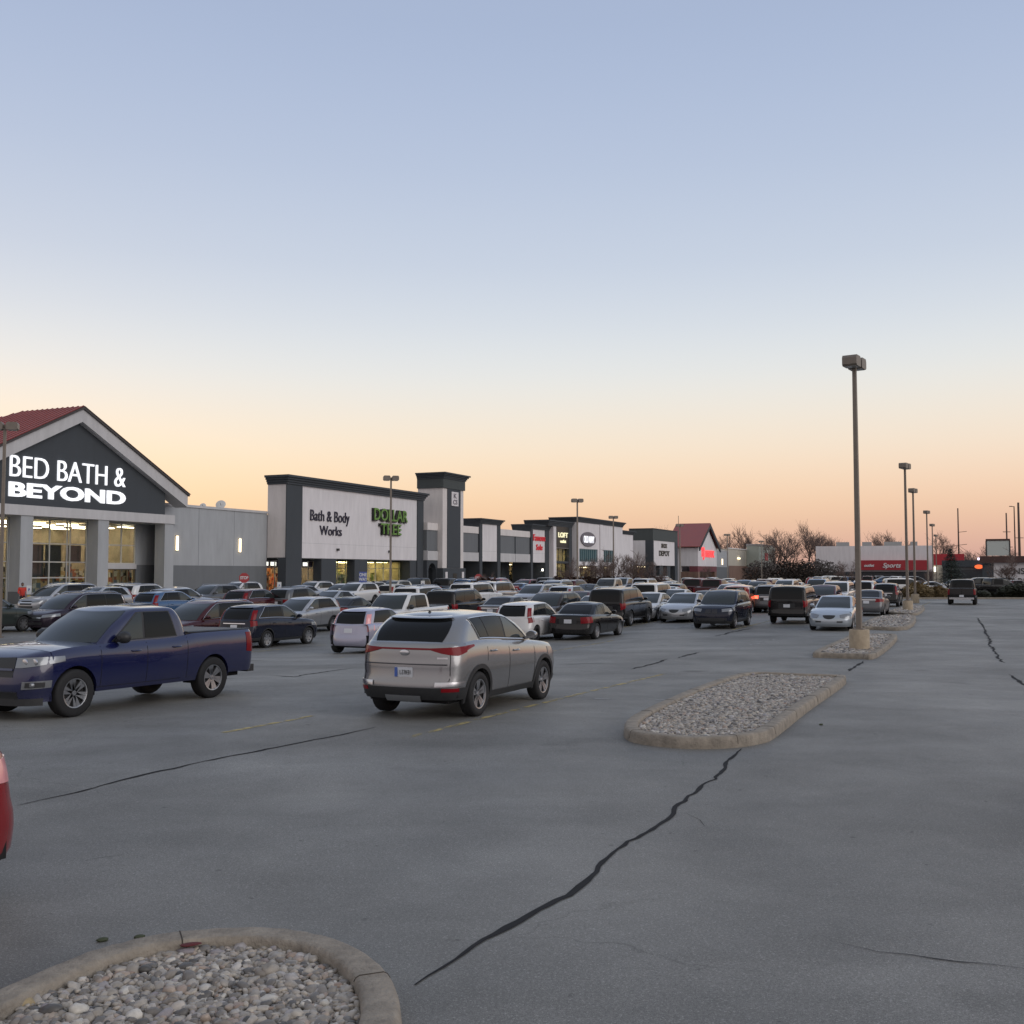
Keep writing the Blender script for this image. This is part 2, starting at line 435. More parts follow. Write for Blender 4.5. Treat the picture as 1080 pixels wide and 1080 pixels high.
        for sg in (1,-1):
            fx=lambda t: s.gpt(('s',1,sg),t)[0]-pil+.02*t
            r0,r1=s.dlo
            trim=MB(); patch(trim,s.side_quad([(r0,tb),(fx(tb),tb),(fx(tt),tt),(r1,tt)],sg,14,6),.003,C); o('window_trim',trim,['plastic'],(xo,0,0))
            cuts=[]; B_=s.bp; g=.028
            segs=[]; ql=s.P.get('qlean',.07)
            if s.q: segs.append((r0+.03,r1+.03,s.q-g*.6,s.q+ql-g*.6,'glass')); segs.append((s.q+g*.6,s.q+ql+g*.6,B_-g,B_-g-.06,'glass'))
            else: segs.append((r0+.03,r1+.03,B_-g,B_-g-.02,'glass'))
            if s.P.get('q2'):
                pass
            for (b0,t0,b1,t1,mk) in segs:
                g_=MB(); patch(g_,s.side_quad([(b0,tb+.03),(b1,tb+.03),(t1,tt-.03),(t0,tt-.03)],sg),.0075,C); o('side_window',g_,[mk],(xo,0,0))
            g_=MB(); patch(g_,s.side_quad([(B_+g,tb+.03),(fx(tb)-.06,tb+.03),(fx(tt)-.03,tt-.03),(B_+g-.02,tt-.03)],sg),.0075,C); o('side_window',g_,['glassf'],(xo,0,0))
            if s.chrome:
                ln=MB(); pts=[s.gx(x,tb-.01,sg) for x in np.linspace(r0-.02,fx(tb),12)]
                pts2=[s.gx(x,tt+.01,sg) for x in np.linspace(r1-.01,fx(tt),12)]
                pr=[s.gx(r0-.02+(r1-r0+.01)*q,tb+(tt-tb)*q,sg) for q in (0,.33,.66,1)]
                pf_=[s.gx(fx(tb+(tt-tb)*q),tb+(tt-tb)*q,sg) for q in (0,.33,.66,1)]
                loop=[p+np.array((0,sg*.008,0)) for p in (pts+pf_[1:]+pts2[::-1][1:]+pr[::-1][1:])]
                ln.tube(loop,.011,5); o('window_chrome',ln,['chrome'],(xo,0,0))
            # mirror
            mx=fx(tb)-.12 if s.detail>1 else fx(tb)-.12; y=abs(s.gx(mx,tb,sg)[1]); zz=s.gx(mx,tb+.02,sg)[2]+.06
            mi=MB(); hw=.085 if not s.P.get('bigmirror') else .11; hh=.07 if not s.P.get('bigmirror') else .105
            ring=[]
            for (dx,k) in ((-.07,.9),(-.055,1),(.02,1),(.07,.72),(.095,.35)):
                ring.append([(mx+dx, sg*(y+.16+hw*k*1.15*math.cos(a)), zz+hh*k*math.sin(a)) for a in np.linspace(0,2*math.pi*sg,15)])
            mi.grid(ring); mi.add(ring[0][:-1],[tuple(range(14))]); mi.add(ring[-1][:-1],[tuple(range(14))[::-1]]); mi.tube([(mx+.02,sg*(y-.02),zz-.07),(mx+.02,sg*(y+.10),zz-.045)],.03,6)
            o('mirror',mi,[s.P.get('mirror_mat','paint')],(xo,0,0))
            # door handles and shut lines
            if s.detail>=2:
                hz=lambda x: s.sill+(s.fsh(x)-s.sill)*.80
                for hx in s.P.get('handles',(s.bp-.75,s.bp+.22)):
                    p=s.side_y(hx,hz(hx),sg); hd=MB()
                    hd.tube([p+np.array((-.01,0,0)),p+np.array((.02,sg*.032,0)),p+np.array((.16,sg*.032,.0)),p+np.array((.19,0,0))],.016,6); o('door_handle',hd,['paint' if not s.P.get('chrome_handles') else 'chrome'],(xo,0,0))
                gp=MB()
                for lx,lean in s.P.get('seams',((s.bp,-.02),(s.bp+1.12,.05),(s.bp-.98,.1))):
                    zs=np.linspace(s.sill+.07,s.fsh(lx)-.03,9)
                    if abs(lx-s.xr)<s.Ra+.06: zs=zs[zs>s.wr+math.sqrt(max(0,(s.Ra+.05)**2-(lx-s.xr)**2))]
                    if len(zs)<2: continue
                    G=[[s.side_y(lx+dx+lean*(z-s.sill)*.3,z,sg) for z in zs] for dx in (-.005,.005)]
                    patch(gp,G,.0025,C,0,.004)
                xs=np.linspace(s.bp-.85,s.bp+1.1,12); G=[[s.side_y(x,s.sill+.075+dz,sg) for x in xs] for dz in (-.004,.004)]; patch(gp,G,.0025,C,0,.004)
                o('door_gap',gp,['void'],(xo,0,0))
            if s.archclad:
                for c in (s.xa,s.xr):
                    ac=MB(); G=[]
                    for rr in (s.Ra-.004,s.Ra+s.archclad*.5,s.Ra+s.archclad):
                        row=[]
                        for th in np.linspace(-14,194,27):
                            x=c+rr*math.cos(R(th)); z=s.wr+rr*math.sin(R(th)); row.append(s.side_y(x,max(z,.2),sg))
                        G.append(row)
                    patch(ac,G,.012,C,0,.03); o('wheel_arch',ac,['plastic'],(xo,0,0))
            if s.rails:
                rl=MB(); xs=np.linspace(s.gr[-1][1]+.25,s.gf[-1][1]-.15,9); pts=[]
                for i,x in enumerate(xs):
                    p=s.gx(x,.96,sg); pts.append((x,p[1],p[2]+(.055 if 0<i<8 else .0)))
                rl.tube(pts,.017,6); o('roof_rail',rl,[s.P.get('rail_mat','chrome')],(xo,0,0))
            # lights
            tl=s.P['tail']; x0=s.bowr+s.Rr
            def W_(name,E,a,b,mk,off=.008,nz=4):
                q_=MB(); patch(q_,s.wrap(E,a,b,nz),off,C); o(name,q_,[mk],(xo,0,0))
            sh0=s.fsh(.1)
            if tl=='v':   E=[('r',v,sg) for v in (.84,.9,.95,.98,1)]+[('s',x0+.10,sg),('s',x0+.2,sg)]; W_('taillight',E,lambda q:sh0-.34+.1*q,lambda q:sh0-.01,s.tailm)
            elif tl=='h': E=[('r',v,sg) for v in (.55,.68,.8,.9,.96,1)]+[('s',x0+.10,sg),('s',x0+.24,sg)]; W_('taillight',E,lambda q:sh0-.22+.05*q,lambda q:sh0-.03-.01*q,s.tailm)
            elif tl=='volvo':
                E=[('r',v,sg) for v in (.60,.68,.76,.84,.9,.95,.98,1)]+[('s',x0+.12,sg)]; W_('taillight',E,lambda q:sh0-.30+.03*q,lambda q:sh0-.06+.02*q,s.tailm)
            elif tl=='kia':
                E=[('r',v,sg) for v in (.50,.60,.7,.8,.88,.94,.98,1)]+[('s',x0+.08,sg),('s',x0+.2,sg),('s',x0+.34,sg)]
                W_('taillight',E,lambda q:1.075-.085*math.sin(min(1,q*1.9)*math.pi/2)+max(0,q-.5)*.25,lambda q:1.10+.045*q,'red',.012)
                E=[('r',v,sg) for v in (.62,.72,.8,.88,.94,.98,1)]; W_('rear_reflector',E,lambda q:.515+.02*q,lambda q:.585+.01*q,'badge',.016)
                E=[('r',v,sg) for v in (.74,.84,.92,.97)]; W_('fog_lamp',E,lambda q:.445,lambda q:.50,'red',.018)
            elif tl=='pick':
                E=[('r',v,sg) for v in (.86,.92,.96,1)]+[('s',x0+.06,sg),('s',x0+.14,sg)]; W_('taillight',E,lambda q:sh0-.46+.04*q,lambda q:sh0-.05,s.tailm)
            elif tl=='crv':
                E=[('r',v,sg) for v in (.84,.90,.95,.98,1)]; W_('taillight',E,lambda q:sh0-.22+.04*q,lambda q:sh0+.0,s.tailm)
                G=[[s.gpt(('r',v,sg),t) for v in (.87,.91,.96,1)] for t in np.linspace(.04,.66,6)]; q_=MB(); patch(q_,G,.014,C); o('taillight',q_,[s.tailm],(xo,0,0))
            hd=s.P['head']; xe=s.L-s.bowf-s.Rf
            zc=s.fsh(s.L-.3)
            if hd=='std': E=[('f',v,sg) for v in (.52,.62,.72,.82,.9,.96,1)]+[('s',xe-.26,sg)]; W_('headlight',E,lambda q:zc-.20+.06*q,lambda q:zc-.075+.07*q,'headlight')
            elif hd=='box': E=[('f',v,sg) for v in (.60,.68,.76,.84,.9,.96,1)]+[('s',xe-.16,sg)]; W_('headlight',E,lambda q:zc-.27,lambda q:zc-.08+.02*q,'headlight')
            elif hd=='oval': E=[('f',v,sg) for v in (.50,.60,.7,.8,.88,.94,1)]+[('s',xe-.20,sg),('s',xe-.34,sg)]; W_('headlight',E,lambda q:zc-.16-.05*math.sin(q*3.1),lambda q:zc-.06+.04*math.sin(q*3.1)+.04*q,'headlight')
            elif hd=='colo':
                E=[('f',v,sg) for v in (.56,.64,.72,.8,.88,.94,1)]+[('s',xe-.24,sg)]; W_('headlight',E,lambda q:zc-.215+.09*q*q,lambda q:zc-.06+.02*q,'headlight',.010)
                q_=MB()
                for v,rr in ((.72,.058),(.86,.058)):
                    p=s.bpt(('f',v,sg),zc-.125)
                    q_.lathe([(0,.006),(rr*.6,.006),(rr,.0),(rr,-.02)],14,'z',(0,0,0)); 
                    # turn the lathe to look forward
                    k=14*4
                    for i in range(len(q_.v)-k,len(q_.v)):
                        a_=q_.v[i]; q_.v[i]=(p[0]+a_[2]+.006,p[1]+a_[0],p[2]+a_[1])
                o('headlight_lamp',q_,['badge'],(xo,0,0))
                E=[('f',v,sg) for v in (.74,.82,.9,.96,1)]; W_('fog_lamp_surround',E,lambda q:.53-.02*(1-q),lambda q:.635+.01*q,'headlight',.010)
                E=[('f',v,sg) for v in (.79,.84,.9,.95,.98)]; W_('fog_lamp',E,lambda q:.54,lambda q:.62,'plastic',.016)
                q_=MB(); p=s.bpt(('f',.88,sg),.58); q_.lathe([(0,.03),(.03,.028),(.042,.01),(.045,-.02)],12)
                q_.v=[(p[0]+a_[2]+.015,p[1]+a_[0],p[2]+a_[1]) for a_ in q_.v]; o('fog_lamp',q_,['headlight'],(xo,0,0))
        # ---- front and rear furniture
        def ctr(kind,vals,zl,zh,mk,name,off=.008,nz=3,C=C):
            E=[(kind,abs(v),1 if v>=0 else -1) for v in vals]; q_=MB(); patch(q_,s.wrap(E,zl,zh,nz),off,C); o(name,q_,[mk],(xo,0,0))
        zc=s.fsh(s.L-.3)
        g=s.grille
        if g=='bar':
            ctr('f',np.linspace(-.48,.48,9),lambda q:zc-.20,lambda q:zc-.09,'plastic','grille'); ctr('f',np.linspace(-.6,.6,9),lambda q:.33,lambda q:.46,'plastic','air_intake')
            ctr('f',np.linspace(-.44,.44,9),lambda q:zc-.15,lambda q:zc-.135,'chrome','grille_bar',.014)
        elif g=='big':
            ctr('f',np.linspace(-.50,.50,9),lambda q:zc-.34,lambda q:zc-.08,'plastic','grille'); ctr('f',np.linspace(-.50,.50,9),lambda q:zc-.23,lambda q:zc-.19,'chrome','grille_bar',.016); ctr('f',np.linspace(-.6,.6,9),lambda q:.33,lambda q:.44,'plastic','air_intake')
        elif g=='hex':
            ctr('f',np.linspace(-.42,.42,9),lambda q:.46+.1*abs(2*q-1),lambda q:zc-.06,'plastic','grille'); ctr('f',np.linspace(-.6,.6,9),lambda q:.29,lambda q:.38,'plastic','air_intake'); ctr('f',np.linspace(-.44,.44,9),lambda q:zc-.075,lambda q:zc-.05,'chrome','grille_bar',.014)
        elif g=='oval':
            ctr('f',np.linspace(-.30,.30,11),lambda q:zc-.10-.13*math.sin(q*math.pi)**.6,lambda q:zc-.075+.01*math.sin(q*math.pi),'plastic','grille'); ctr('f',np.linspace(-.62,-.36,4),lambda q:.36,lambda q:.42,'plastic','air_intake'); ctr('f',np.linspace(.36,.62,4),lambda q:.36,lambda q:.42,'plastic','air_intake')
        elif g=='kidney':
            ctr('f',np.linspace(-.30,-.02,5),lambda q:zc-.27,lambda q:zc-.08,'darkalloy','grille'); ctr('f',np.linspace(.02,.30,5),lambda q:zc-.27,lambda q:zc-.08,'darkalloy','grille'); ctr('f',np.linspace(-.75,.75,9),lambda q:.34,lambda q:.5,'plastic','air_intake')
        elif g=='colo':
            ctr('f',np.linspace(-.54,.54,9),lambda q:.70,lambda q:zc-.03,'plastic','grille'); ctr('f',np.linspace(-.52,.52,9),lambda q:.80,lambda q:.835,'paint','grille_bar',.02)
            ctr('f',np.linspace(-.66,.66,9),lambda q:.33,lambda q:.47,'plastic','air_intake'); ctr('f',np.linspace(-.10,.10,4),lambda q:.785,lambda q:.85,'badge','badge',.03)
            ctr('f',np.linspace(-.97,.97,15),lambda q:.245,lambda q:.36,'plastic','skid_panel',.012)
            ctr('f',np.linspace(-.17,.17,3),lambda q:.53,lambda q:.66,'plate','license_plate',.018)
        tlm=s.P['tail']
        pz=s.plate_z; pw=.16/(s.W/2)
        ctr('r',[-pw,0,pw],lambda q:pz,lambda q:pz+.15,'plate','license_plate',.014,3)
        if s.P.get('plate_text'):
            pd=s.bpt(('r',0,1),pz+.07)
            q_=MB(); q_.box(-.004,.002,-.155,-.105,0,.145); q_.v=[(pd[0]+a[0]-.019,-a[1],pz+a[2]+.002) for a in q_.v]; o('plate_emblem',q_,['plate_blue'],(xo,0,0),smooth=False,angle=None)
            q_=MB(); x_=-.06
            for segs_ in ('L','Z','7','H','3','1'):
                st={'L':[(0,0,0,1),(0,0,1,0)],'Z':[(0,1,1,1),(1,1,0,0),(0,0,1,0)],'7':[(0,1,1,1),(1,1,.3,0)],'H':[(0,0,0,1),(1,0,1,1),(0,.5,1,.5)],'3':[(0,1,1,1),(1,1,1,0),(1,0,0,0),(0,.5,1,.5)],'1':[(.5,0,.5,1)]}[segs_]
                for (a,b_,c,d) in st: q_.tube([(pd[0]-.021,-(x_+a*.02),pz+.045+b_*.06),(pd[0]-.021,-(x_+c*.02),pz+.045+d*.06)],.004,4)
                x_+=.034
            o('plate_lettering',q_,['plastic'],(xo,0,0),smooth=False,angle=None)
        if s.P.get('platepanel',True) and tlm!='kia': ctr('r',np.linspace(-.42,.42,7),lambda q:pz-.04,lambda q:pz+.19,s.P.get('panelmat','plastic'),'plate_panel',.005)
        if s.P.get('rear_chrome'): ctr('r',np.linspace(-.6,.6,9),lambda q:pz+.185,lambda q:pz+.215,'chrome','chrome_strip',.016)
        if tlm=='kia':
            ctr('r',np.linspace(-.52,.52,13),lambda q:1.075,lambda q:1.10,'red','light_bar',.012)
            ctr('r',np.linspace(-.80,.80,13),lambda q:.845,lambda q:.86,'darkalloy','crease_strip',.010)
            E=[('r',v,1) for v in (0,)]
            # badge: oval on the tailgate
            p=s.bpt(('r',0,1),1.03); b_=MB(); b_.lathe([(0,.0),(.8,.0),(1,.25),(1.0,1)],20); b_.v=[(p[0]-.02+a[2]*.02,a[0]*.082,p[2]+a[1]*.045) for a in b_.v]; o('badge',b_,['badge'],(xo,0,0))
            ctr('r',[-.80*1,-.72,-.62],lambda q:.94,lambda q:.965,'badge','badge',.008)
            # tailgate shut line
            tg=MB()
            for sg in (1,-1):
                G=[[s.bpt(('r',v,sg),z) for z in np.linspace(.60,1.12,8)] for v in (.835,.845)]; patch(tg,G,.003,C,0,.004)
            G=[[s.bpt(('r',abs(v),1 if v>=0 else -1),z) for v in np.linspace(-.83,.83,13)] for z in (.598,.606)]; patch(tg,G,.003,C,0,.004)
            o('tailgate_gap',tg,['void'],(xo,0,0))
            ctr('r',np.linspace(-.36,.36,7),lambda q:.30,lambda q:.385,'alloy','skid_plate',.030)
            an=MB(); p=s.gpt(('r',0,1),1.0); an.prism_y([(p[0]+.16,p[2]+.02),(p[0]+.34,p[2]+.025),(p[0]+.20,p[2]+.085)],-.012,.012); o('antenna',an,['plastic'],(xo,0,0))
            sp_=MB(); G=[[s.gpt(('r',abs(v),1 if v>=0 else -1),t)+np.array((-dx,0,0)) for v in np.linspace(-.86,.86,13)] for t,dx in ((.86,.02),(.9,.10),(.955,.10),(1,.0))]; patch(sp_,G,.004,C,0,.03); o('spoiler',sp_,['paint'],(xo,0,0))
        elif s.P.get('antenna'):
            an=MB(); p=s.gpt(('r',0,1),1.0); an.tube([(p[0]+.3,0,p[2]+.03),(p[0]+.12,0,p[2]+.20)],.007,5); o('antenna',an,['plastic'],(xo,0,0))
        if s.P.get('spoiler'):
            sp_=MB(); G=[[s.gpt(('r',abs(v),1 if v>=0 else -1),t)+np.array((-dx,0,0)) for v in np.linspace(-.86,.86,11)] for t,dx in ((.88,.01),(.92,.07),(.96,.07),(1,.0))]; patch(sp_,G,.004,C,0,.02); o('spoiler',sp_,['paint'],(xo,0,0))
        if s.clad:
            for kind in ('r','f'):
                zb=s.zbr if kind=='r' else s.zbf; vals=[-1,-.98,-.94,-.88,-.8,-.68,-.5,-.25,0,.25,.5,.68,.8,.88,.94,.98,1]
                zt=s.clad+(.07 if kind=='r' else 0)
                E=[(kind,abs(v),1 if v>=0 else -1) for v in vals]
                xs_=((s.xr-s.Ra-.02),) if kind=='r' else ((s.xa+s.Ra+.02),)
                E=[('s',x,-1) for x in xs_]+E+[('s',x,1) for x in xs_]
                q_=MB(); patch(q_,s.wrap(E,lambda q:zb+.0,lambda q:zt,4),.014,C); o('bumper',q_,['plastic'],(xo,0,0))
            for sg in (1,-1):
                xs_=np.linspace(s.xr+s.Ra+.02,s.xa-s.Ra-.02,10); q_=MB(); G=[[s.side_y(x,z,sg) for x in xs_] for z in (s.sill,s.sill+.05,s.sill+.10)]; patch(q_,G,.014,C); o('sill_cover',q_,['plastic'],(xo,0,0))
        if s.bed:
            b0,b1=s.bed; bc=MB(); hz=s.fsh((b0+b1)/2)
            # bed rails and cover
            if s.P.get('tonneau'):
                bc.box(b0+.04,b1-.02,-s.W*.425,s.W*.425,hz-.02,hz+.022); o('bed_cover',bc,['bedcover'],(xo,0,0),smooth=False,angle=None)
            rb=MB(); 
            for sg in (1,-1):
                G=[[s.side_y(x,hz,sg)+np.array((0,-sg*dy,dz)) for x in np.linspace(b0+.02,b1-.02,8)] for dy,dz in ((.0,.012),(.03,.03),(.09,.03),(.10,.0))]
                rb.grid(G if sg<0 else G[::-1])
            o('bed_rail',rb,['plastic'],(xo,0,0))
            bu=MB(); bu.box(-.10,.10,-s.W*.42,s.W*.42,.42,.56); bu.box(-.11,.0,-.35,.35,.38,.44); o('rear_bumper',bu,[s.P.get('bumpmat','plastic')],(xo,0,0),smooth=False,angle=None)
            if not s.P.get('tonneau'):
                pass
        if s.P.get('side_step'):
            for sg in (1,-1):
                q_=MB(); q_.tube([(s.xr+s.Ra+.1,sg*(s.W/2-.03),.36),(s.xa-s.Ra-.1,sg*(s.W/2-.03),.36)],.035,8); o('side_step',q_,['plastic'],(xo,0,0))
        # ---- wheels
        tw=s.P.get('tw',.225); r=s.wr; rr=r*s.P.get('rimk',.66)
        def wheel_mb():
            ty=MB(); n=28
            ty.lathe([(rr*.98,-tw*.42),(rr+.01,-tw*.48),(r-.05,-tw*.5),(r-.012,-tw*.44),(r,-tw*.33),(r,tw*.33),(r-.012,tw*.44),(r-.05,tw*.5),(rr+.01,tw*.48),(rr*.98,tw*.40)],n,'y',(0,0,0))
            ty.lathe([(rr*.98,tw*.40),(rr*.95,tw*.2),(.02,tw*.18)],n,'y',(0,0,0))
            ty.lathe([(.02,-tw*.3),(rr,-tw*.35)],n,'y',(0,0,0))
            rm=MB(); yo=tw*.44
            rm.lathe([(rr*.90,yo-.03),(rr*.93,yo),(rr*1.0,yo+.004),(rr*1.01,yo-.02)],n,'y')
            k=s.spokes
            for i in range(k):
                a=2*math.pi*i/k+.3
                for da in ((-.17,.17) if s.P.get('twin') else (0,)):
                    wi=.028 if s.P.get('twin') else .05*5/k+.012; wo=wi*1.15
                    d0=np.array((math.cos(a),0,math.sin(a))); d1=np.array((math.cos(a+da),0,math.sin(a+da))); t=np.array((-math.sin(a),0,math.cos(a)))
                    p0=d0*rr*.16; p1=d1*rr*.93
                    vs=[p0-t*wi,p0+t*wi,p1+t*wo,p1-t*wo]
                    top=[q+np.array((0,yo-.012-(.02 if j<2 else 0),0)) for j,q in enumerate(vs)]; bot=[q+np.array((0,yo-.05,0)) for q in vs]
                    rm.add(top+bot,[(3,2,1,0),(0,1,5,4),(1,2,6,5),(2,3,7,6),(3,0,4,7)])
            rm.lathe([(0.001,yo-.018),(rr*.17,yo-.02),(rr*.22,yo-.05)],12,'y')
            return ty,rm
        ty,rm=wheel_mb()
        for c in (s.xa,s.xr):
            for sg in (1,-1):
                y=sg*(s.W/2*s.P.get('wy',.985)-tw/2-.005)
                out.append(['wheel',ty,['rubber'],(xo+c,y,s.wr),None,True,50,0 if sg>0 else math.pi])
                out.append(['rim',rm,[s.rim],(0,0,0),'wheel',True,30,0])
        return out

CACHE={}
def build_car(key, paintmat, tailmat='red', merged=False, name='parked_car', gf='glass2', extra=None):
    """returns the thing (Empty, or one mesh when merged); meshes are shared between cars of one shape"""
    ck=(key,merged,tailmat,gf)
    spec=dict(TYPES[key]); spec.setdefault('tailm','red')
    if ck not in CACHE:
        cobj=Car(**spec); pcs=cobj.pieces(); mm=dict(M); mm['glassf']=M[gf]; mm['bedcover']=mat('bed_cover_vinyl',(.06,.062,.066),.55)
        if tailmat!='red': mm['red']=M[tailmat]
        if merged:
            keys=[]; big=MB(); big_smooth=True
            cur=None
            for p in pcs:
                nm,mb,mk,loc,par=p[:5]; rz=p[7] if len(p)>7 else 0
                if nm in ('door_handle','door_gap','window_chrome','badge'): continue
                k=mk[0]
                if k not in keys: keys.append(k)
                if par is None: cur=(loc,rz); big.merge(mb,loc,keys.index(k),rz)
                else:
                    big.merge(mb,cur[0],keys.index(k),cur[1])
            me=big.mesh(key+'_simple',[mm[k] for k in keys],angle=45)
            CACHE[ck]=('m',me,keys)
        else:
            lst=[]; shared={}
            for p in pcs:
                nm,mb,mk,loc,par,smooth,angle=p[:7]; rz=p[7] if len(p)>7 else 0
                sk=(id(mb))
                if sk not in shared: shared[sk]=mb.mesh(nm,[mm[k] for k in mk],smooth=smooth,angle=angle)
                lst.append((nm,shared[sk],mk[0],loc,par,rz))
            CACHE[ck]=('p',lst,None)
    kind,data,keys=CACHE[ck]
    if kind=='m':
        o=link(name,data)
        if 'paint' in keys:
            i=keys.index('paint'); o.material_slots[i].link='OBJECT'; o.material_slots[i].material=paintmat
        return o
    root=link(name,None); last=None
    for (nm,me,mk,loc,par,rz) in data:
        o=link(nm,me,root if par is None else last,loc,rz)
        if par is None: last=o
        if mk=='paint': o.material_slots[0].link='OBJECT'; o.material_slots[0].material=paintmat
    return root

TYPES={}
TYPES['kia']=dict(plate_text=True,L=4.48,W=1.855,H=1.645,fo=.91,wb=2.67,wr=.355,sill=.27,tail='kia',clad=.43,archclad=.065,chrome=True,rails=False,rim='alloy',spokes=5,twin=True,
    sh=[(0,1.15),(.3,1.20),(1.0,1.21),(2.2,1.15),(3.3,1.08),(4.0,1.0),(4.35,.89),(4.48,.80)],
    pr=[(0,.10),(.10,.03),(.28,.0),(.36,.015),(.40,.055),(.62,.04),(.66,.055),(.9,.075),(1,.11)],
    gr=[(0,.13),(.5,.33),(.86,.54),(1,.66)],gf=[(0,3.42),(.5,2.95),(1,2.32)],roof=[(.50,1.555),(1.0,1.61),(1.7,1.63),(2.5,1.57)],
    gw=[(0,.90),(.45,.835),(.8,.755),(.93,.685),(1,.575)],Rgr=.26,bgr=.08,bowr=.09,Rr=.30,
    bp=2.02,dlo=(1.04,.82),q=1.36,qlean=-.14,wt=(.10,.78),rwin=(.06,.86,.82),rtap=.14,plate_z=.655,handles=(1.30,2.20),platepanel=False,
    seams=((2.02,-.02),(3.10,.05),(1.10,.35)))
TYPES['colorado']=dict(L=5.4,W=1.89,H=1.80,fo=.93,wb=3.26,wr=.395,sill=.38,tail='pick',head='colo',grille='colo',bed=(.05,1.88),tonneau=True,rim='alloy',spokes=6,twin=True,tw=.25,rimk=.62,side_step=False,
    sh=[(0,1.25),(.1,1.27),(1.7,1.26),(2.2,1.20),(3.9,1.17),(4.6,1.14),(5.1,1.06),(5.4,.95)],zbr=.46,zbf=.30,bowr=.02,Rr=.10,bowf=.12,Rf=.34,
    pr=[(0,.03),(.3,.01),(1,.02)],pf=[(0,.05),(.2,0),(.6,.02),(.85,.07),(1,.12)],
    wp=[(0,.93),(.12,.962),(.35,.988),(.60,1),(.76,.996),(.88,.975),(.95,.95),(1,.915)],
    gr=[(0,1.84),(.5,1.92),(1,2.10)],gf=[(0,4.12),(.5,3.72),(1,3.22)],roof=[(1.9,1.72),(2.3,1.765),(2.9,1.765),(3.4,1.70)],gw=[(0,.90),(.45,.845),(.8,.785),(.93,.72),(1,.62)],
    bgr=.03,Rgr=.07,bp=2.93,dlo=(2.12,2.26),q=None,wt=(.08,.80),rwin=(.12,.85,.8),mirror_mat='plastic',bigmirror=True,handles=(2.12,3.10),plate_z=.46,platepanel=False,
    seams=((2.93,-.02),(3.95,.05),(1.93,.0)),clad=0,archclad=0,crown=.03)
TYPES['volvo']=dict(L=4.58,W=1.81,H=1.43,fo=.90,wb=2.72,wr=.325,sill=.22,tail='volvo',head='std',grille='bar',
    sh=[(0,.95),(.5,.98),(1.2,.97),(2.4,.92),(3.3,.88),(4.2,.74),(4.58,.62)],zbr=.26,zbf=.2,bowr=.07,Rr=.26,
    pr=[(0,.06),(.1,.01),(.38,.0),(.45,.035),(.9,.05),(1,.09)],
    gr=[(0,.62),(.5,.95),(1,1.45)],gf=[(0,3.38),(.5,2.95),(1,2.38)],roof=[(1.0,1.30),(1.5,1.375),(2.0,1.41),(2.6,1.36)],gw=[(0,.88),(.45,.81),(.8,.74),(.93,.67),(1,.56)],
    bp=2.12,dlo=(.98,1.42),q=1.30,wt=(.12,.80),rwin=(.10,.88,.84),plate_z=.66,rim='alloy',spokes=10)
TYPES['sedan']=dict(L=4.70,W=1.82,H=1.45,fo=.92,wb=2.74,wr=.33,sill=.21,tail='h',head='std',grille='hex',
    sh=[(0,.98),(.4,1.02),(1.2,1.0),(2.5,.94),(3.5,.90),(4.3,.76),(4.7,.62)],zbr=.24,zbf=.19,bowr=.10,Rr=.30,
    gr=[(0,.52),(.5,.95),(1,1.50)],gf=[(0,3.58),(.5,3.05),(1,2.40)],roof=[(1.0,1.31),(1.6,1.40),(2.2,1.425),(2.8,1.35)],gw=[(0,.88),(.45,.82),(.8,.75),(.93,.67),(1,.56)],
    bp=2.18,dlo=(.98,1.50),q=1.36,wt=(.12,.80),rwin=(.08,.90,.84),plate_z=.70,rim='alloy',spokes=10,rear_chrome=True,chrome=False,panelmat='paint')
TYPES['lexus']=dict(L=4.86,W=1.82,H=1.45,fo=.95,wb=2.78,wr=.33,sill=.2,tail='h',head='oval',grille='oval',
    sh=[(0,.92),(.4,.97),(1.2,.96),(2.5,.93),(3.5,.92),(4.3,.80),(4.86,.62)],zbr=.22,zbf=.19,bowr=.12,Rr=.34,bowf=.2,Rf=.42,
    gr=[(0,.62),(.5,1.02),(1,1.55)],gf=[(0,3.66),(.5,3.15),(1,2.50)],roof=[(1.1,1.31),(1.7,1.40),(2.3,1.42),(2.9,1.34)],gw=[(0,.87),(.45,.80),(.8,.73),(.93,.66),(1,.55)],
    bp=2.26,dlo=(1.05,1.52),q=1.42,wt=(.12,.80),plate_z=.62,rim='alloy',spokes=10)
TYPES['hatch']=dict(L=4.06,W=1.70,H=1.52,fo=.82,wb=2.53,wr=.31,sill=.22,tail='crv',head='std',grille='bar',spoiler=True,
    sh=[(0,.92),(.3,1.0),(1.2,.98),(2.5,.92),(3.1,.90),(3.75,.76),(4.06,.62)],zbr=.26,zbf=.2,bowr=.10,Rr=.28,
    gr=[(0,.10),(.5,.22),(1,.46)],gf=[(0,3.36),(.5,2.85),(1,2.22)],roof=[(.4,1.41),(1.0,1.48),(1.8,1.50),(2.4,1.44)],gw=[(0,.885),(.45,.84),(.8,.77),(.93,.69),(1,.57)],
    bp=1.85,dlo=(.52,.80),q=1.0,wt=(.10,.82),rwin=(.10,.86,.76),plate_z=.72,panelmat='paint',rim='darkalloy',spokes=7)
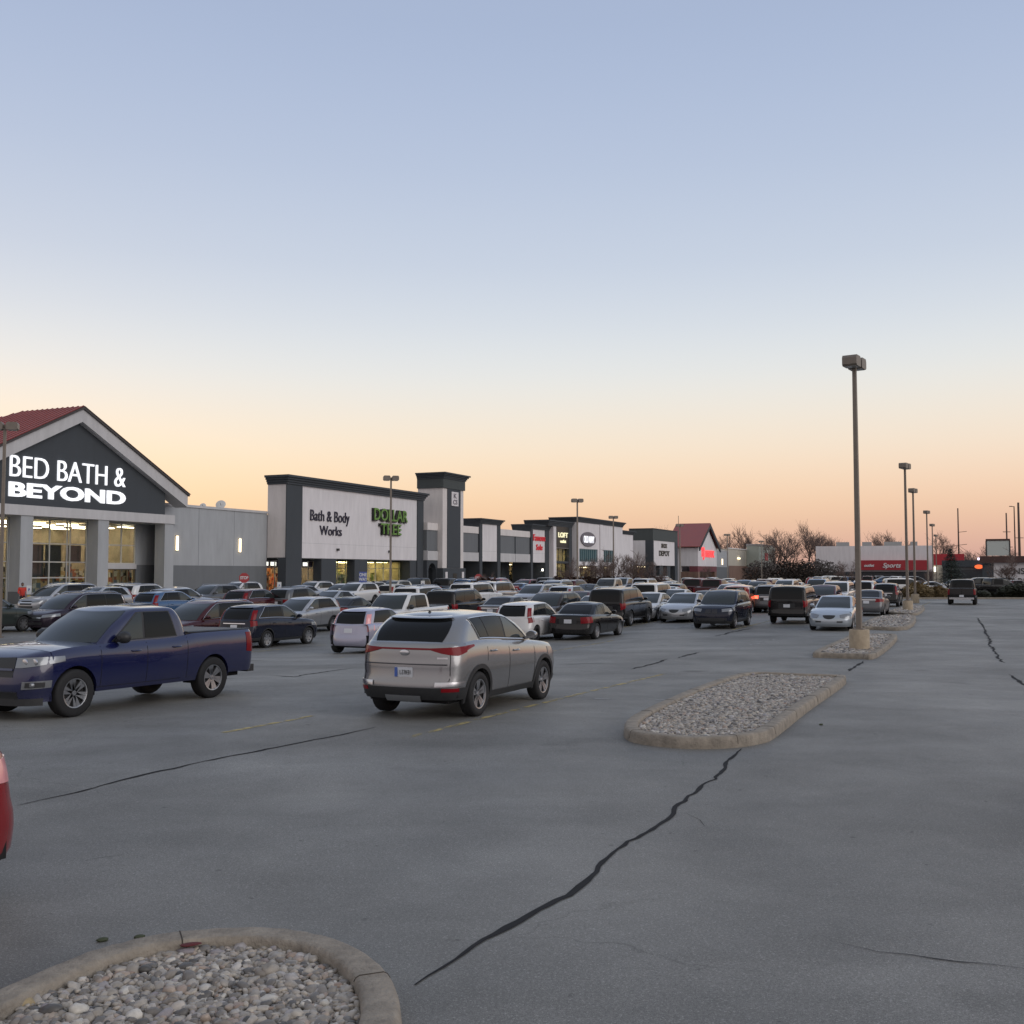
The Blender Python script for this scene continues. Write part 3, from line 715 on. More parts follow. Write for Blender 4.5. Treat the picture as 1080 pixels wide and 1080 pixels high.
TYPES['spark']=dict(L=3.64,W=1.62,H=1.53,fo=.76,wb=2.38,wr=.29,sill=.22,tail='crv',head='std',grille='bar',spoiler=True,
    sh=[(0,.92),(.3,1.02),(1.2,1.0),(2.3,.94),(2.9,.91),(3.4,.76),(3.64,.62)],zbr=.26,zbf=.2,bowr=.12,Rr=.30,clad=.0,
    gr=[(0,.10),(.5,.22),(1,.44)],gf=[(0,3.08),(.5,2.62),(1,2.02)],roof=[(.4,1.42),(.9,1.49),(1.6,1.51),(2.2,1.44)],gw=[(0,.885),(.45,.83),(.8,.76),(.93,.68),(1,.57)],
    bp=1.66,dlo=(.52,.75),q=None,wt=(.10,.82),rwin=(.10,.88,.80),plate_z=.70,panelmat='paint',rim='darkalloy',spokes=7,tailm='pinklamp')
TYPES['crossover']=dict(L=4.55,W=1.83,H=1.67,fo=.92,wb=2.66,wr=.345,sill=.26,tail='crv',head='std',grille='big',clad=.36,archclad=.03,chrome=True,rear_chrome=True,spoiler=True,
    sh=[(0,1.04),(.4,1.13),(1.3,1.13),(2.5,1.08),(3.4,1.05),(4.1,.95),(4.55,.78)],zbr=.32,zbf=.24,
    gr=[(0,.10),(.5,.26),(1,.52)],gf=[(0,3.52),(.5,3.05),(1,2.45)],roof=[(.45,1.56),(1.1,1.63),(2.0,1.64),(2.7,1.56)],
    bp=2.05,dlo=(.56,1.0),q=1.12,wt=(.12,.82),rwin=(.12,.86,.76),plate_z=.76,rim='alloy',spokes=7)
TYPES['bmw']=dict(TYPES['crossover'],L=4.65,W=1.88,fo=.80,wb=2.80,wr=.36,grille='kidney',tail='h',chrome=False,spoiler=True,rim='alloy',twin=True,spokes=5,
    sh=[(0,1.04),(.4,1.12),(1.3,1.11),(2.6,1.09),(3.5,1.07),(4.3,.97),(4.65,.82)],gf=[(0,3.55),(.5,3.15),(1,2.62)],gr=[(0,.10),(.5,.22),(1,.46)],roof=[(.4,1.58),(1.1,1.65),(2.1,1.66),(2.8,1.60)],dlo=(.55,.82),bp=2.15,q=1.1,rails=True,rail_mat='alloy')
TYPES['boxsuv']=dict(L=4.95,W=1.93,H=1.82,fo=.95,wb=2.85,wr=.38,sill=.34,tail='v',head='box',grille='big',
    sh=[(0,1.13),(.4,1.17),(1.3,1.17),(2.6,1.15),(3.7,1.13),(4.5,1.06),(4.95,.92)],zbr=.4,zbf=.3,bowr=.04,Rr=.16,bowf=.10,Rf=.26,
    pr=[(0,.02),(.3,0),(.36,.04),(1,.05)],wp=[(0,.95),(.1,.985),(.4,1),(.65,.99),(.85,.985),(.95,.965),(1,.93)],
    gr=[(0,.06),(.5,.12),(1,.28)],gf=[(0,3.72),(.5,3.42),(1,3.02)],roof=[(.3,1.76),(1.2,1.80),(2.4,1.80),(3.2,1.73)],gw=[(0,.92),(.45,.885),(.8,.83),(.93,.765),(1,.66)],Rgr=.12,bgr=.03,
    bp=2.42,dlo=(.26,.36),q=1.22,wt=(.10,.80),rwin=(.10,.84,.84),rails=True,plate_z=.80,rim='alloy',spokes=6,handles=(1.55,2.55))
TYPES['minivan']=dict(L=5.1,W=1.98,H=1.76,fo=1.0,wb=3.03,wr=.34,sill=.23,tail='v',head='std',grille='big',chrome=True,rails=True,
    sh=[(0,.98),(.4,1.06),(1.6,1.07),(3.0,1.03),(4.1,.98),(4.8,.84),(5.1,.70)],zbr=.27,zbf=.2,bowr=.06,Rr=.22,
    gr=[(0,.08),(.5,.17),(1,.36)],gf=[(0,4.22),(.5,3.7),(1,2.98)],roof=[(.35,1.67),(1.2,1.73),(2.4,1.73),(3.2,1.65)],gw=[(0,.90),(.45,.86),(.8,.80),(.93,.73),(1,.62)],
    bp=2.75,dlo=(.36,.52),q=1.5,wt=(.10,.82),plate_z=.78,rim='alloy',spokes=7,handles=(1.75,2.9))
TYPES['bigpickup']=dict(L=5.85,W=2.02,H=1.92,fo=1.0,wb=3.65,wr=.40,sill=.48,tail='pick',head='box',grille='big',bed=(.05,1.85),tonneau=True,rim='alloy',spokes=6,tw=.27,
    sh=[(0,1.20),(.1,1.22),(1.8,1.22),(2.6,1.21),(4.3,1.20),(5.3,1.13),(5.85,1.0)],zbr=.55,zbf=.34,bowr=.02,Rr=.10,bowf=.10,Rf=.26,
    pr=[(0,.03),(.3,.01),(1,.02)],wp=[(0,.95),(.1,.985),(.4,1),(.65,.99),(.85,.985),(.95,.965),(1,.93)],
    gr=[(0,1.86),(.5,1.92),(1,2.05)],gf=[(0,4.45),(.5,4.08),(1,3.62)],roof=[(2.0,1.84),(2.5,1.88),(3.2,1.88),(3.8,1.82)],gw=[(0,.90),(.45,.855),(.8,.80),(.93,.735),(1,.64)],
    bgr=.03,Rgr=.07,bp=3.15,dlo=(2.12,2.22),q=None,wt=(.08,.80),rwin=(.12,.85,.8),bumpmat='chrome',bigmirror=True,mirror_mat='plastic',handles=(2.3,3.35),plate_z=.60,platepanel=False,
    seams=((3.15,-.02),(4.2,.05),(1.93,.0)),crown=.03)
M['pinklamp']=mat('tail_lamp_pink',(.75,.32,.33),.15,0,coat=1)
# ------------------------------------------------------------------ buildings
def text_mesh(name,cu,parent,loc=None):
    t=bpy.data.objects.new('tmp',cu); col.objects.link(t); dg=bpy.context.evaluated_depsgraph_get(); dg.update()
    me=bpy.data.meshes.new_from_object(t.evaluated_get(dg)); bpy.data.objects.remove(t); me.name=name
    return link(name,me,parent,loc)
def wallmat(n,c,noise=.09):
    m=mat(n,c,.85,noise=noise,nscale=1.1,bump=.12,bscale=35); nt=m.node_tree
    n1=[q for q in nt.nodes if q.type=='TEX_NOISE' and abs(q.inputs['Scale'].default_value-1.1)<1e-4][0]; l=n1.inputs['Vector'].links[0]; src=l.from_socket
    mp=nd(nt,'ShaderNodeMapping'); mp.inputs['Scale'].default_value=(1.5,1.5,.28); nt.links.new(src,mp.inputs[0]); nt.links.new(mp.outputs[0],n1.inputs['Vector']); return m
W_WHITE=wallmat('stucco_white',(.68,.655,.665)); W_CREAM=wallmat('stucco_cream',(.66,.62,.60)); W_LIGHT=wallmat('stucco_light_grey',(.50,.495,.50))
W_BLUE=wallmat('stucco_blue_grey',(.36,.375,.39)); W_MID=wallmat('stucco_mid_grey',(.145,.155,.165)); W_DARK=wallmat('stucco_charcoal',(.052,.06,.069)); W_PARA=wallmat('stucco_green_charcoal',(.065,.075,.075))
W_TAN=wallmat('stucco_tan',(.46,.43,.36)); W_BRICK=wallmat('brick_brown',(.20,.125,.095),.25)
FRAME=mat('window_frame_white',(.5,.5,.48),.5); FRAMED=mat('window_frame_dark',(.05,.05,.052),.4,.5)
ROOFG=mat('flat_roof_grey',(.18,.18,.18),.9)
def shopglass():
    m=bpy.data.materials.new('shop_glass'); m.use_nodes=True; nt=m.node_tree; nt.nodes.clear()
    o=nd(nt,'ShaderNodeOutputMaterial'); a=nd(nt,'ShaderNodeBsdfTransparent'); a.inputs[0].default_value=(.82,.84,.82,1); g=nd(nt,'ShaderNodeBsdfGlossy'); g.inputs['Roughness'].default_value=.02
    f=nd(nt,'ShaderNodeFresnel'); f.inputs[0].default_value=1.45; x=nd(nt,'ShaderNodeMixShader'); ge=nd(nt,'ShaderNodeNewGeometry'); mm=nd(nt,'ShaderNodeMix'); mm.inputs['B'].default_value=.03
    nt.links.new(ge.outputs['Backfacing'],mm.inputs['Factor']); nt.links.new(f.outputs[0],mm.inputs['A']); nt.links.new(mm.outputs[0],x.inputs[0]); nt.links.new(a.outputs[0],x.inputs[1]); nt.links.new(g.outputs[0],x.inputs[2]); nt.links.new(x.outputs[0],o.inputs[0]); return m
GLASS=shopglass()
def merch(name,cols,scale=3.0):
    m=mat(name,cols[0],.7); nt=m.node_tree; b=nt.nodes['Principled BSDF']; tc=nd(nt,'ShaderNodeTexCoord')
    mp=nd(nt,'ShaderNodeMapping'); mp.inputs['Scale'].default_value=(scale,scale,scale*.9); nt.links.new(tc.outputs['Object'],mp.inputs[0])
    v=nd(nt,'ShaderNodeTexVoronoi',distance='CHEBYCHEV'); v.inputs['Scale'].default_value=1; v.inputs['Randomness'].default_value=.7; nt.links.new(mp.outputs[0],v.inputs['Vector'])
    r=nd(nt,'ShaderNodeValToRGB'); r.color_ramp.interpolation='CONSTANT'; el=r.color_ramp.elements
    for i,c in enumerate(cols):
        e=el[i] if i<2 else el.new(i/len(cols)); e.position=i/len(cols); e.color=(*c,1)
    s=nd(nt,'ShaderNodeSeparateColor'); nt.links.new(v.outputs['Color'],s.inputs[0]); nt.links.new(s.outputs[0],r.inputs[0]); nt.links.new(r.outputs[0],b.inputs['Base Color']); return m
MER=merch('mixed_goods',[(.5,.45,.35),(.12,.1,.08),(.6,.6,.55),(.35,.12,.06),(.15,.2,.25),(.55,.4,.2),(.04,.04,.04),(.7,.66,.5)],2.6)
MERO=merch('orange_goods',[(.75,.22,.05),(.8,.4,.2),(.6,.08,.04),(.85,.6,.4),(.15,.05,.03),(.7,.3,.15)],3.4)
MERG=merch('green_goods',[(.45,.42,.18),(.1,.2,.08),(.65,.6,.4),(.12,.1,.06),(.3,.35,.15),(.55,.5,.4)],3.0)
LAMPW=mat('ceiling_light_warm',(.9,.8,.6),.5,emit=(1,.80,.50),es=9)
LAMPC=mat('ceiling_light_cool',(.9,.9,.85),.5,emit=(1,.85,.60),es=10)
LAMPY=mat('ceiling_light_yellow',(.9,.85,.4),.5,emit=(1,.86,.42),es=13)
INW=mat('interior_plaster',(.46,.40,.30),.9,noise=.25,nscale=1.5); INF=mat('interior_floor',(.35,.32,.28),.5)
SCONCE=mat('sconce_glow',(1,.9,.7),.4,emit=(1,.78,.48),es=3.2)
LITW=mat('lit_sign_white',(.9,.9,.92),.4,emit=(.93,.95,1),es=.85)
LITRED=mat('lit_sign_red',(.8,.05,.05),.4,emit=(1,.07,.08),es=.9)
LITYEL=mat('lit_sign_yellow',(.9,.85,.5),.4,emit=(1,.93,.6),es=.8)
SIGNNAVY=mat('sign_navy',(.012,.014,.04),.4); SIGNGREEN=mat('sign_green',(.13,.27,.05),.5); SIGNBLACK=mat('sign_black',(.012,.014,.012),.4); SIGNRED=mat('sign_red',(.55,.015,.03),.4,emit=(1,.03,.06),es=.12)
SIGNGREY=mat('sign_grey',(.13,.125,.15),.5)

SPLIT={'display_panel','column','column_base','eave_wall','wainscot','pier','pilaster','frame','portico_pier','side_wall','side_panel','shop_front_wall','front_wall','back_wall','wall','wing_joint','ceiling_lamp','header_light'}
class Bld:
    def __init__(s,name,label,cat,U,V,group=None):
        s.U,s.V=U,V; x,y=uv(U,V); s.r=empty(name,(x,y,0),YAW_A); tag(s.r,label,cat,group)
    def box(s,mb,u0,u1,v0,v1,z0,z1,mi=0): mb.box(u0-s.U,u1-s.U,s.V-v1,s.V-v0,z0,z1,mi); return mb
    def b(s,name,boxes,m,par=None):
        mb=MB()
        if name in SPLIT and len(boxes)>1:
            for q in boxes[:-1]: s.b(name,[q],m,par)
            boxes=boxes[-1:]
        for q in boxes: s.box(mb,*q)
        return mb.build(name,m,par or s.r)
    def prism(s,name,poly,v0,v1,m,par=None):   # polygon in (u,z)
        mb=MB(); mb.prism_y([(p[0]-s.U,p[1]) for p in poly], s.V-v1, s.V-v0)
        return mb.build(name,m,par or s.r,recalc=True)
    def text(s,name,body,u0,u1,z0,z1,v,m,ext=.12,bold=0.,shear=0.,back=None,par=None,cap=True):
        cu=bpy.data.curves.new(name,'FONT'); cu.body=body; cu.size=1; cu.extrude=ext*.5; cu.offset=bold; cu.shear=shear; cu.resolution_u=4
        cu.materials.append(m); o=text_mesh(name,cu,par or s.r)
        co_=[v.co for v in o.data.vertices]; bb=[(min(c.x for c in co_),min(c.y for c in co_))]; w=max(c.x for c in co_)-bb[0][0]; h=max(c.y for c in co_)-bb[0][1]; sx=(u1-u0)/w; sz=(z1-z0)/h
        o.rotation_euler=(R(90),0,0); o.scale=(sx,sz,1)
        o.location=(u0-s.U-bb[0][0]*sx, s.V-v-ext*.5, z0-bb[0][1]*sz)
        return o
    def cornice(s,name,u0,u1,v0,v1,z0,z1,m,fl=.45,n=4):
        q=[]; h=(z1-z0)/n
        for i in range(n):
            e=.05+fl*((i+1)/n)**1.6; q.append((u0-e,u1+e,v0-.02,v1+e,z0+h*i+(.002 if i else 0),z0+h*(i+1)))
        return s.b(name,q,m)
    def window(s,u0,u1,z0,z1,v,cols,rows,fm=None,fw=.07,depth=.12,par=None,dark=False):
        fm=fm or FRAME; q=[(u0,u1,v-depth,v,z0,z0+fw),(u0,u1,v-depth,v,z1-fw,z1),(u0,u0+fw,v-depth,v,z0+fw,z1-fw),(u1-fw,u1,v-depth,v,z0+fw,z1-fw)]
        for c in cols: q.append((c-fw/2,c+fw/2,v-depth+.004,v-.004,z0+fw,z1-fw))
        last=[u0+fw]+[c for c in cols]+[u1-fw]
        for r_ in rows:
            for a,b_ in zip(last[:-1],last[1:]): q.append((a+fw/2+.001,b_-fw/2-.001,v-depth+.006,v-.006,r_-fw/2,r_+fw/2))
        f=s.b('window',q,fm,par); s.b('pane',[(u0+fw/2,u1-fw/2,v-depth*.6,v-depth*.5,z0+fw/2,z1-fw/2)],GLASS,f); return f
    def room(s,u0,u1,v1,z1,depth=9,lamp=LAMPW,goods=MER,seed=0,shelves=3,wall=INW,nl=3,shelf_h=(1.6,2.4)):
        rn=random.Random(seed); v0=v1-depth
        s.b('interior_wall',[(u0,u1,v0-.2,v0,0,z1),(u0,u0+.1,v0,v1,0,z1),(u1-.1,u1,v0,v1,0,z1),(u0,u1,v0-.2,v1,z1,z1+.12)],wall)
        s.b('interior_floor',[(u0+.1,u1-.1,v0,v1,.10,.13)],INF)
        q=[]
        n=max(1,int((u1-u0)/3.2))
        for i in range(n):
            uc=u0+(i+.5)*(u1-u0)/n
            for j in range(nl): vv=v1-1.6-j*(depth-3)/max(1,nl-1) if nl>1 else v1-2; q.append((uc-1.0,uc+1.0,vv-.18,vv+.18,z1-.32,z1-.24))
        s.b('ceiling_lamp',q,lamp)
        q=[]
        for k in range(shelves):
            vv=v1-1.0-k*(depth-2)/shelves; u=u0+.6
            while u<u1-1.5:
                w_=rn.uniform(1.2,2.6); h=rn.uniform(*shelf_h)*(1+.12*k)
                if rn.random()<.8: q.append((u,min(u+w_,u1-.3),vv-.5,vv,.13,h))
                u+=w_+rn.uniform(.3,1.2)
        q.append((u0+.2,u1-.2,v0+.02,v0+.4,.13,min(z1-.9,3.2)))
        s.b('display_shelf',q,goods)
def seams(b,name,u0,u1,v,zs,m=None):
    b.b(name,[(u0,u1,v+.001,v+.006,z-.02,z+.02) for z in zs],m or W_LIGHT)

# ---- home goods store under the red gable
B=Bld('home_goods_store','grey home goods store with dark gable, red metal roof and white lit lettering','store',61.2,-67)
uc,hz,sl_=61.15,14.2,.503
eu=70.95; ez=hz-(eu-uc)*sl_
B.prism('gable_wall',[(2*uc-eu,7.4),(eu,7.4),(eu,ez),(uc,hz),(2*uc-eu,ez)],-66.4,-65.3,W_DARK)
B.b('beam',[(49.6,72.1,-66.5,-65.22,6.64,7.4)],W_LIGHT)
# rake boards, eave returns, roof
for sg in (1,-1):
    P=[(uc,hz-.02),(uc+sg*12.0,hz-.02-12.0*sl_),(uc+sg*12.0,hz+1.0-12.0*sl_),(uc,hz+1.0)]
    B.prism('rake_board',P,-66.2,-64.75 if sg>0 else -64.753,W_LIGHT)
    P=[(uc+sg*.001,hz+.98),(uc+sg*12.1,hz+1.0-12.1*sl_),(uc+sg*12.1,hz+1.18-12.1*sl_),(uc+sg*.001,hz+1.18)]
    B.prism('roof_edge',P,-66.2,-64.6,mat('roof_edge_dark',(.06,.055,.055),.5,.3))
ROOFRED=mat('roof_red_metal',(.30,.085,.072),.42,.25,noise=.08,nscale=.8)
rf=MB(); xr=lambda u:u-B.U; yv=lambda v:B.V-v
zr,ze,hw=hz+1.22,hz+1.22-12.2*sl_,12.2
for sg in (1,-1):
    vs=[(xr(uc),yv(-64.55),zr),(xr(uc),yv(-71.5),zr),(xr(uc+sg*hw),yv(-82),ze),(xr(uc+sg*hw),yv(-64.55),ze)]
    rf.add(vs,[(0,1,2,3) if sg>0 else (3,2,1,0)])
rf.add([(xr(uc),yv(-71.5),zr),(xr(uc-hw),yv(-82),ze),(xr(uc+hw),yv(-82),ze)],[(2,1,0)])
rf.add([(xr(uc-hw),yv(-82),ze),(xr(uc+hw),yv(-82),ze),(xr(uc+hw),yv(-66.25),ze),(xr(uc-hw),yv(-66.25),ze)],[(0,1,2,3)])
roof=rf.build('roof',ROOFRED,B.r)
rs=MB()
for sg in (1,-1):
    k=0; v=-64.7
    while v>-81.5:
        # seam from the ridge (or hip) to the eave
        t=0 if v>-71.5 else (-71.5-v)/10.5
        p0=(xr(uc+sg*hw*t),yv(v),zr-(zr-ze)*t+.03); p1=(xr(uc+sg*hw),yv(v),ze+.03)
        rs.tube([p0,p1],.035,4); v-=.55
rs.build('roof_seam',ROOFRED,roof)
B.b('eave_wall',[(49.7,50.6,-82,-66.42,6.6,9.0),(71.2,72.15,-82,-66.92,6.6,9.0)],W_BLUE)
for cu_ in (49.55,56.1,63.52,71.0):
    B.b('column',[(cu_,cu_+1.12,-66.42,-65.32,.1,6.64)],W_BLUE)
    B.b('column_base',[(cu_-.03,cu_+1.15,-66.45,-65.29,.1,1.0)],W_MID)
# recessed shop front
B.b('front_wall',[(49.6,52.0,-68.6,-68.3,3.08,6.9),(57.6,59.6,-68.6,-68.3,0,6.9),(65.3,67.4,-68.6,-68.3,0,6.9),(70.75,73.9,-68.6,-68.3,3.08,6.9),(49.6,73.9,-68.32,-66.5,6.66,6.9)],W_BLUE)
B.b('wainscot',[(70.75,73.9,-68.6,-68.27,0,3.08),(49.6,52.0,-68.6,-68.27,0,3.08)],W_MID)
B.window(52.0,57.6,.15,6.66,-68.35,[53.8,55.6],[2.0,3.25,4.7],fw=.09)
B.window(59.6,65.3,.15,6.66,-68.35,[61.5,63.25,63.55],[2.0,3.25,4.7],fw=.09)
B.window(67.4,70.75,3.15,6.66,-68.35,[69.1],[4.75],fw=.09)
B.b('door_header',[(67.4,70.75,-68.55,-68.2,2.72,3.15)],W_LIGHT)
dr=B.window(67.4,70.75,.1,2.72,-68.37,[68.3,69.1,69.9],[],fm=mat('bronze_frame',(.20,.17,.12),.4,.6),fw=.08)
B.room(50,73.4,-68.75,6.7,11,LAMPC,MER,3,3,nl=4,shelf_h=(1.7,3.0))
B.b('back_wall',[(49.6,87.2,-100,-82,0,8.3),(73.6,87.2,-82,-67.3,8.0,8.3)],W_BLUE)
B.b('display_panel',[(59.75,61.4,-68.95,-68.9,2.1,3.2),(59.75,61.4,-68.95,-68.9,3.3,4.62),(61.6,63.15,-68.95,-68.9,3.3,4.62),(61.6,63.15,-68.95,-68.9,2.1,3.2),(63.7,65.2,-68.95,-68.9,3.3,4.62),(52.1,53.7,-68.95,-68.9,3.3,4.62),(53.9,57.5,-68.95,-68.9,3.3,4.62)],mat('display_panel_dark',(.05,.05,.055),.5,noise=.4,nscale=1.5))
# side wing
B.b('wing_wall',[(72.15,87.18,-67.3,-66.9,3.06,8.35)],W_BLUE); B.b('wing_wainscot',[(72.15,87.18,-67.3,-66.86,0,3.06)],W_MID); B.b('coping',[(72.15,87.18,-67.4,-66.78,8.35,8.58)],W_LIGHT)
B.b('wing_joint',[(u,u+.03,-66.9,-66.893,3.08,8.34) for u in (77.1,82.1)],W_MID)
B.text('sign_lettering','BED BATH &',54.95,66.2,9.42,11.0,-65.3,LITW,.14,-.012)
B.text('sign_lettering','BEYOND',54.9,66.25,7.95,9.05,-65.3,LITW,.14,.03)
for u in (74.2,82.9):
    x,y=uv(u,-66.9); s_=empty('wall_sconce',(x,y,4.4),YAW_A)
    tag(s_,'tall glowing wall sconce on the blue-grey wing, '+('nearer the gabled store entrance' if u<80 else 'nearer the white sign block'),'wall light','glowing sconces on the blue-grey wing')
    MB().box(-.10,.10,-.16,-.03,.0,1.3).build('glowing_tube',SCONCE,s_); MB().box(-.15,.15,-.03,.0,-.05,1.35).build('back_plate',FRAMED,s_)
for u,h,lb in ((82.9,.95,'larger white satellite dish standing on the roof of the blue-grey wing'),(80.3,.6,'smaller grey satellite dish on the roof of the blue-grey wing')):
    x,y=uv(u,-69.2); d=empty('satellite_dish',(x,y,8.3),YAW_A-.6); tag(d,lb,'satellite dish')
    q=MB(); q.lathe([(0.01,0),(.3*h,.05*h),(.5*h,.14*h),(.52*h,.15*h),(.5*h,.17*h),(.01,.03)],18); dd=q.build('dish',mat('dish_white',(.6,.6,.58),.5),d,(0,0,.75*h),smooth=True); dd.rotation_euler=(R(62),0,R(-30)); MB().tube([(0,0,0),(0,0,.8*h)],.04,6).build('mast',FRAMED,d)
    MB().tube([(0,0,.1*h),(0,0,.5*h)],.02,5).build('feed_arm',FRAMED,dd)

# ---- white sign block with two shops
B=Bld('shop_block','wide white sign wall with charcoal cornice over the lotion shop and the dollar shop','store',101,-67)
B.b('wall',[(89.8,113.62,-66.9,-64.62,3.9,11.3),(87.25,113.62,-66.899,-66.7,3.9,11.3)],W_WHITE)
B.b('side_panel',[(87.22,89.8,-66.88,-64.6,3.92,11.28)],W_CREAM)
B.b('pilaster',[(87.15,89.82,-64.6,-64.5,3.9,11.32),(87.15,89.82,-65.5,-64.5,0,3.898)],W_DARK); B.b('pilaster',[(113.6,115.1,-66.9,-64.5,0,11.32)],W_DARK)
B.cornice('cornice',87.2,115.1,-66.9,-64.5,11.3,12.2,W_DARK,.5)
seams(B,'joint',89.85,113.55,-64.62,[5.45])
for u0,u1 in ((93.5,96.3),(99.85,102.5),(112.05,113.6)): B.b('pier',[(u0,u1,-65.7,-64.65,0,3.9)],W_DARK)
B.b('soffit',[(87.4,115.1,-67.5,-64.7,3.9-.06,3.898)],W_MID)
B.b('shop_front_wall',[(87.2,115.1,-67.6,-67.3,3.7,8.2),(96.4,97.4,-67.6,-67.3,0,3.7),(114.3,115.1,-67.6,-67.3,0,3.7)],W_DARK)
B.b('back_wall',[(87.2,115.1,-100,-78,0,8.3),(87.2,115.1,-78,-67.6,8.05,8.3)],W_BLUE)
B.window(87.2,96.4,.3,3.7,-67.35,[89.2,91.2,93.3,95],[2.9])
B.window(97.4,105.5,.3,3.7,-67.35,[99,100.6,102.2,103.9],[2.9]); B.window(105.6,114.3,.3,3.7,-67.35,[107.2,108.6,110.4,112.3],[2.9])
B.room(87.3,96.8,-67.7,3.95,6,LAMPC,MERO,5,2,nl=3); B.room(97.0,115,-67.7,3.95,9,LAMPY,MERG,6,3,nl=4)
PURP=mat('purple_band',(.03,.02,.09),.5); B.b('header_band',[(87.3,96.3,-67.78,-67.72,3.0,3.7)],PURP); B.b('header_light',[(u,u+.9,-67.72,-67.68,3.12,3.5) for u in (87.6,88.9,90.3,91.7,93.1,94.5)],mat('header_light_white',(.9,.9,.9),.5,emit=(1,.95,.88),es=2.2))
B.text('sign_lettering','Bath & Body',91.3,98.6,7.45,8.95,-64.6,SIGNNAVY,.10,.0)
B.text('sign_lettering','Works',93.0,97.1,6.35,7.35,-64.6,SIGNNAVY,.10,.0)
for (t,a,b_,c,d) in (('DOLLAR',103.3,110.9,8.4,9.8),('TREE',104.75,109.4,6.85,8.1)):
    B.text('sign_lettering_back',t,a-.08,b_-.12,c-.12,d-.02,-64.6,SIGNBLACK,.25,.06); B.text('sign_lettering',t,a+.05,b_,c,d,-64.33,SIGNGREEN,.05,.01)
for u in (96.2,106.9): B.b('security_camera',[(u,u+.25,-64.6,-64.35,4.75,5.0)],FRAMED)

# ---- clock-like tower
B=Bld('entry_tower','tall square tower with charcoal cornice and narrow dark centre strip beside an arch','tower',120.7,-65)
B.b('wall',[(117.87,123.6,-66.9,-63.32,2.95,13.1)],W_CREAM)
B.b('centre_strip',[(119.05,122.65,-63.4,-63.24,3.0,13.12)],W_DARK)
B.b('crown_band',[(117.7,123.77,-66.95,-63.15,13.1,14.3)],W_PARA); B.cornice('cornice',117.7,123.77,-66.9,-63.15,14.3,15.05,W_DARK,.5)
B.b('base',[(117.6,123.85,-66.9,-63.1,0,2.98)],W_DARK)
q=B.b('emblem_plate',[(120.05,121.9,-63.24,-63.16,10.95,12.75)],W_WHITE)
B.text('emblem_lettering','K',120.55,121.4,11.95,12.55,-63.155,SIGNGREY,.03,.02,par=q).location.y+=0
B.text('emblem_lettering','CS',120.4,121.55,11.15,11.75,-63.155,SIGNGREY,.03,.02,par=q)
for u in (118.2,122.75): B.b('plaque',[(u,u+.55,-63.12,-63.04,1.7,2.5)],W_WHITE)
B.b('doorway',[(120.3,121.3,-63.13,-63.06,.1,2.3)],SIGNBLACK)

# ---- arcades between the blocks
def arcade(u0,u1,label,opens,seed,lamp=LAMPW,z_c=8.6,arch=False,joints=(),F_=-63.92):
    B=Bld('arcade',label,'arcade',(u0+u1)/2,-66)
    B.b('lower_band',[(u0,u1,-66.9,F_,3.95,5.15)],W_LIGHT); B.b('middle_band',[(u0,u1,-66.9,F_-.12,5.15,7.7)],W_MID); B.b('upper_band',[(u0,u1,-66.9,F_-.02,7.7,z_c)],W_CREAM)
    B.b('joint',[(j-.04,j+.04,F_-.12,F_+.01,3.96,7.7) for j in joints] or [(u0,u1,F_,F_+.015,5.12,5.17)],W_DARK)
    q=[]; e=u0
    for (a,b_) in opens: q.append((e,a,-68.3,-68.0,0,3.95)); e=b_
    q.append((e,u1,-68.3,-68.0,0,3.95)); q.append((u0,u1,-68.3,-66.9,3.951,4.2))
    if arch: q=[(u0,u1,-68.3,-66.9,3.951,4.2),(u0,u1,-75.3,-75,0,3.95)]
    B.b('shop_front_wall',q,W_DARK)
    for (a,b_) in opens: B.window(a,b_,.15,3.8,-68.05,[(a+b_)/2],[2.6],fm=FRAMED)
    if opens: B.room(u0,u1,-68.4,3.95,6,lamp,MER,seed,2,nl=2)
    if arch:
        n=10; P=[(u0,3.95),(u0,0),(u0+.35,0)]+[(u0+.35+(u1-u0-.7)*(i/n),2.6+1.0*math.sin(math.pi*i/n)) for i in range(n+1)]+[(u1-.35,0),(u1,0),(u1,3.95)]
        # arch face as two halves so each polygon stays simple
        m=(u0+u1)/2
        for sg in (1,-1):
            pts=[(m+sg*(m-u0)*1.0,3.94),(m+sg*(m-u0)*1.0,0),(m+sg*(m-u0-.35),0)]+[(m+sg*(m-u0-.35)*math.cos(t),2.5+1.1*math.sin(t)) for t in np.linspace(0,math.pi/2,8)]+[(m,3.94)]
            B.prism('arch',pts,-64.6,-64.0,W_DARK)
    B.b('back_wall',[(u0,u1,-100,-76,0,8.2),(u0,u1,-76,-68.31,8.0,8.2)],W_BLUE)
    return B
arcade(115.12,117.84,'short covered link with an arched dark opening left of the tall tower',[],7,arch=True)
arcade(123.87,129.4,'three banded grey walkway front between the tall tower and the plain white panel',[(125.2,126.8),(127.4,128.9)],8,joints=())
arcade(136.1,146.9,'three banded grey walkway front between the plain white panel and the red lettered panel',[(137.2,139.4),(142.3,145.4)],9,LAMPC,joints=(141.5,))
arcade(129.42,136.08,'dark shop front recessed under the plain white panel block',[(130.6,132.6),(133.2,134.9)],10)
arcade(146.92,155,'dark shop front recessed under the red lettered panel block',[(148.2,150.6)],11)

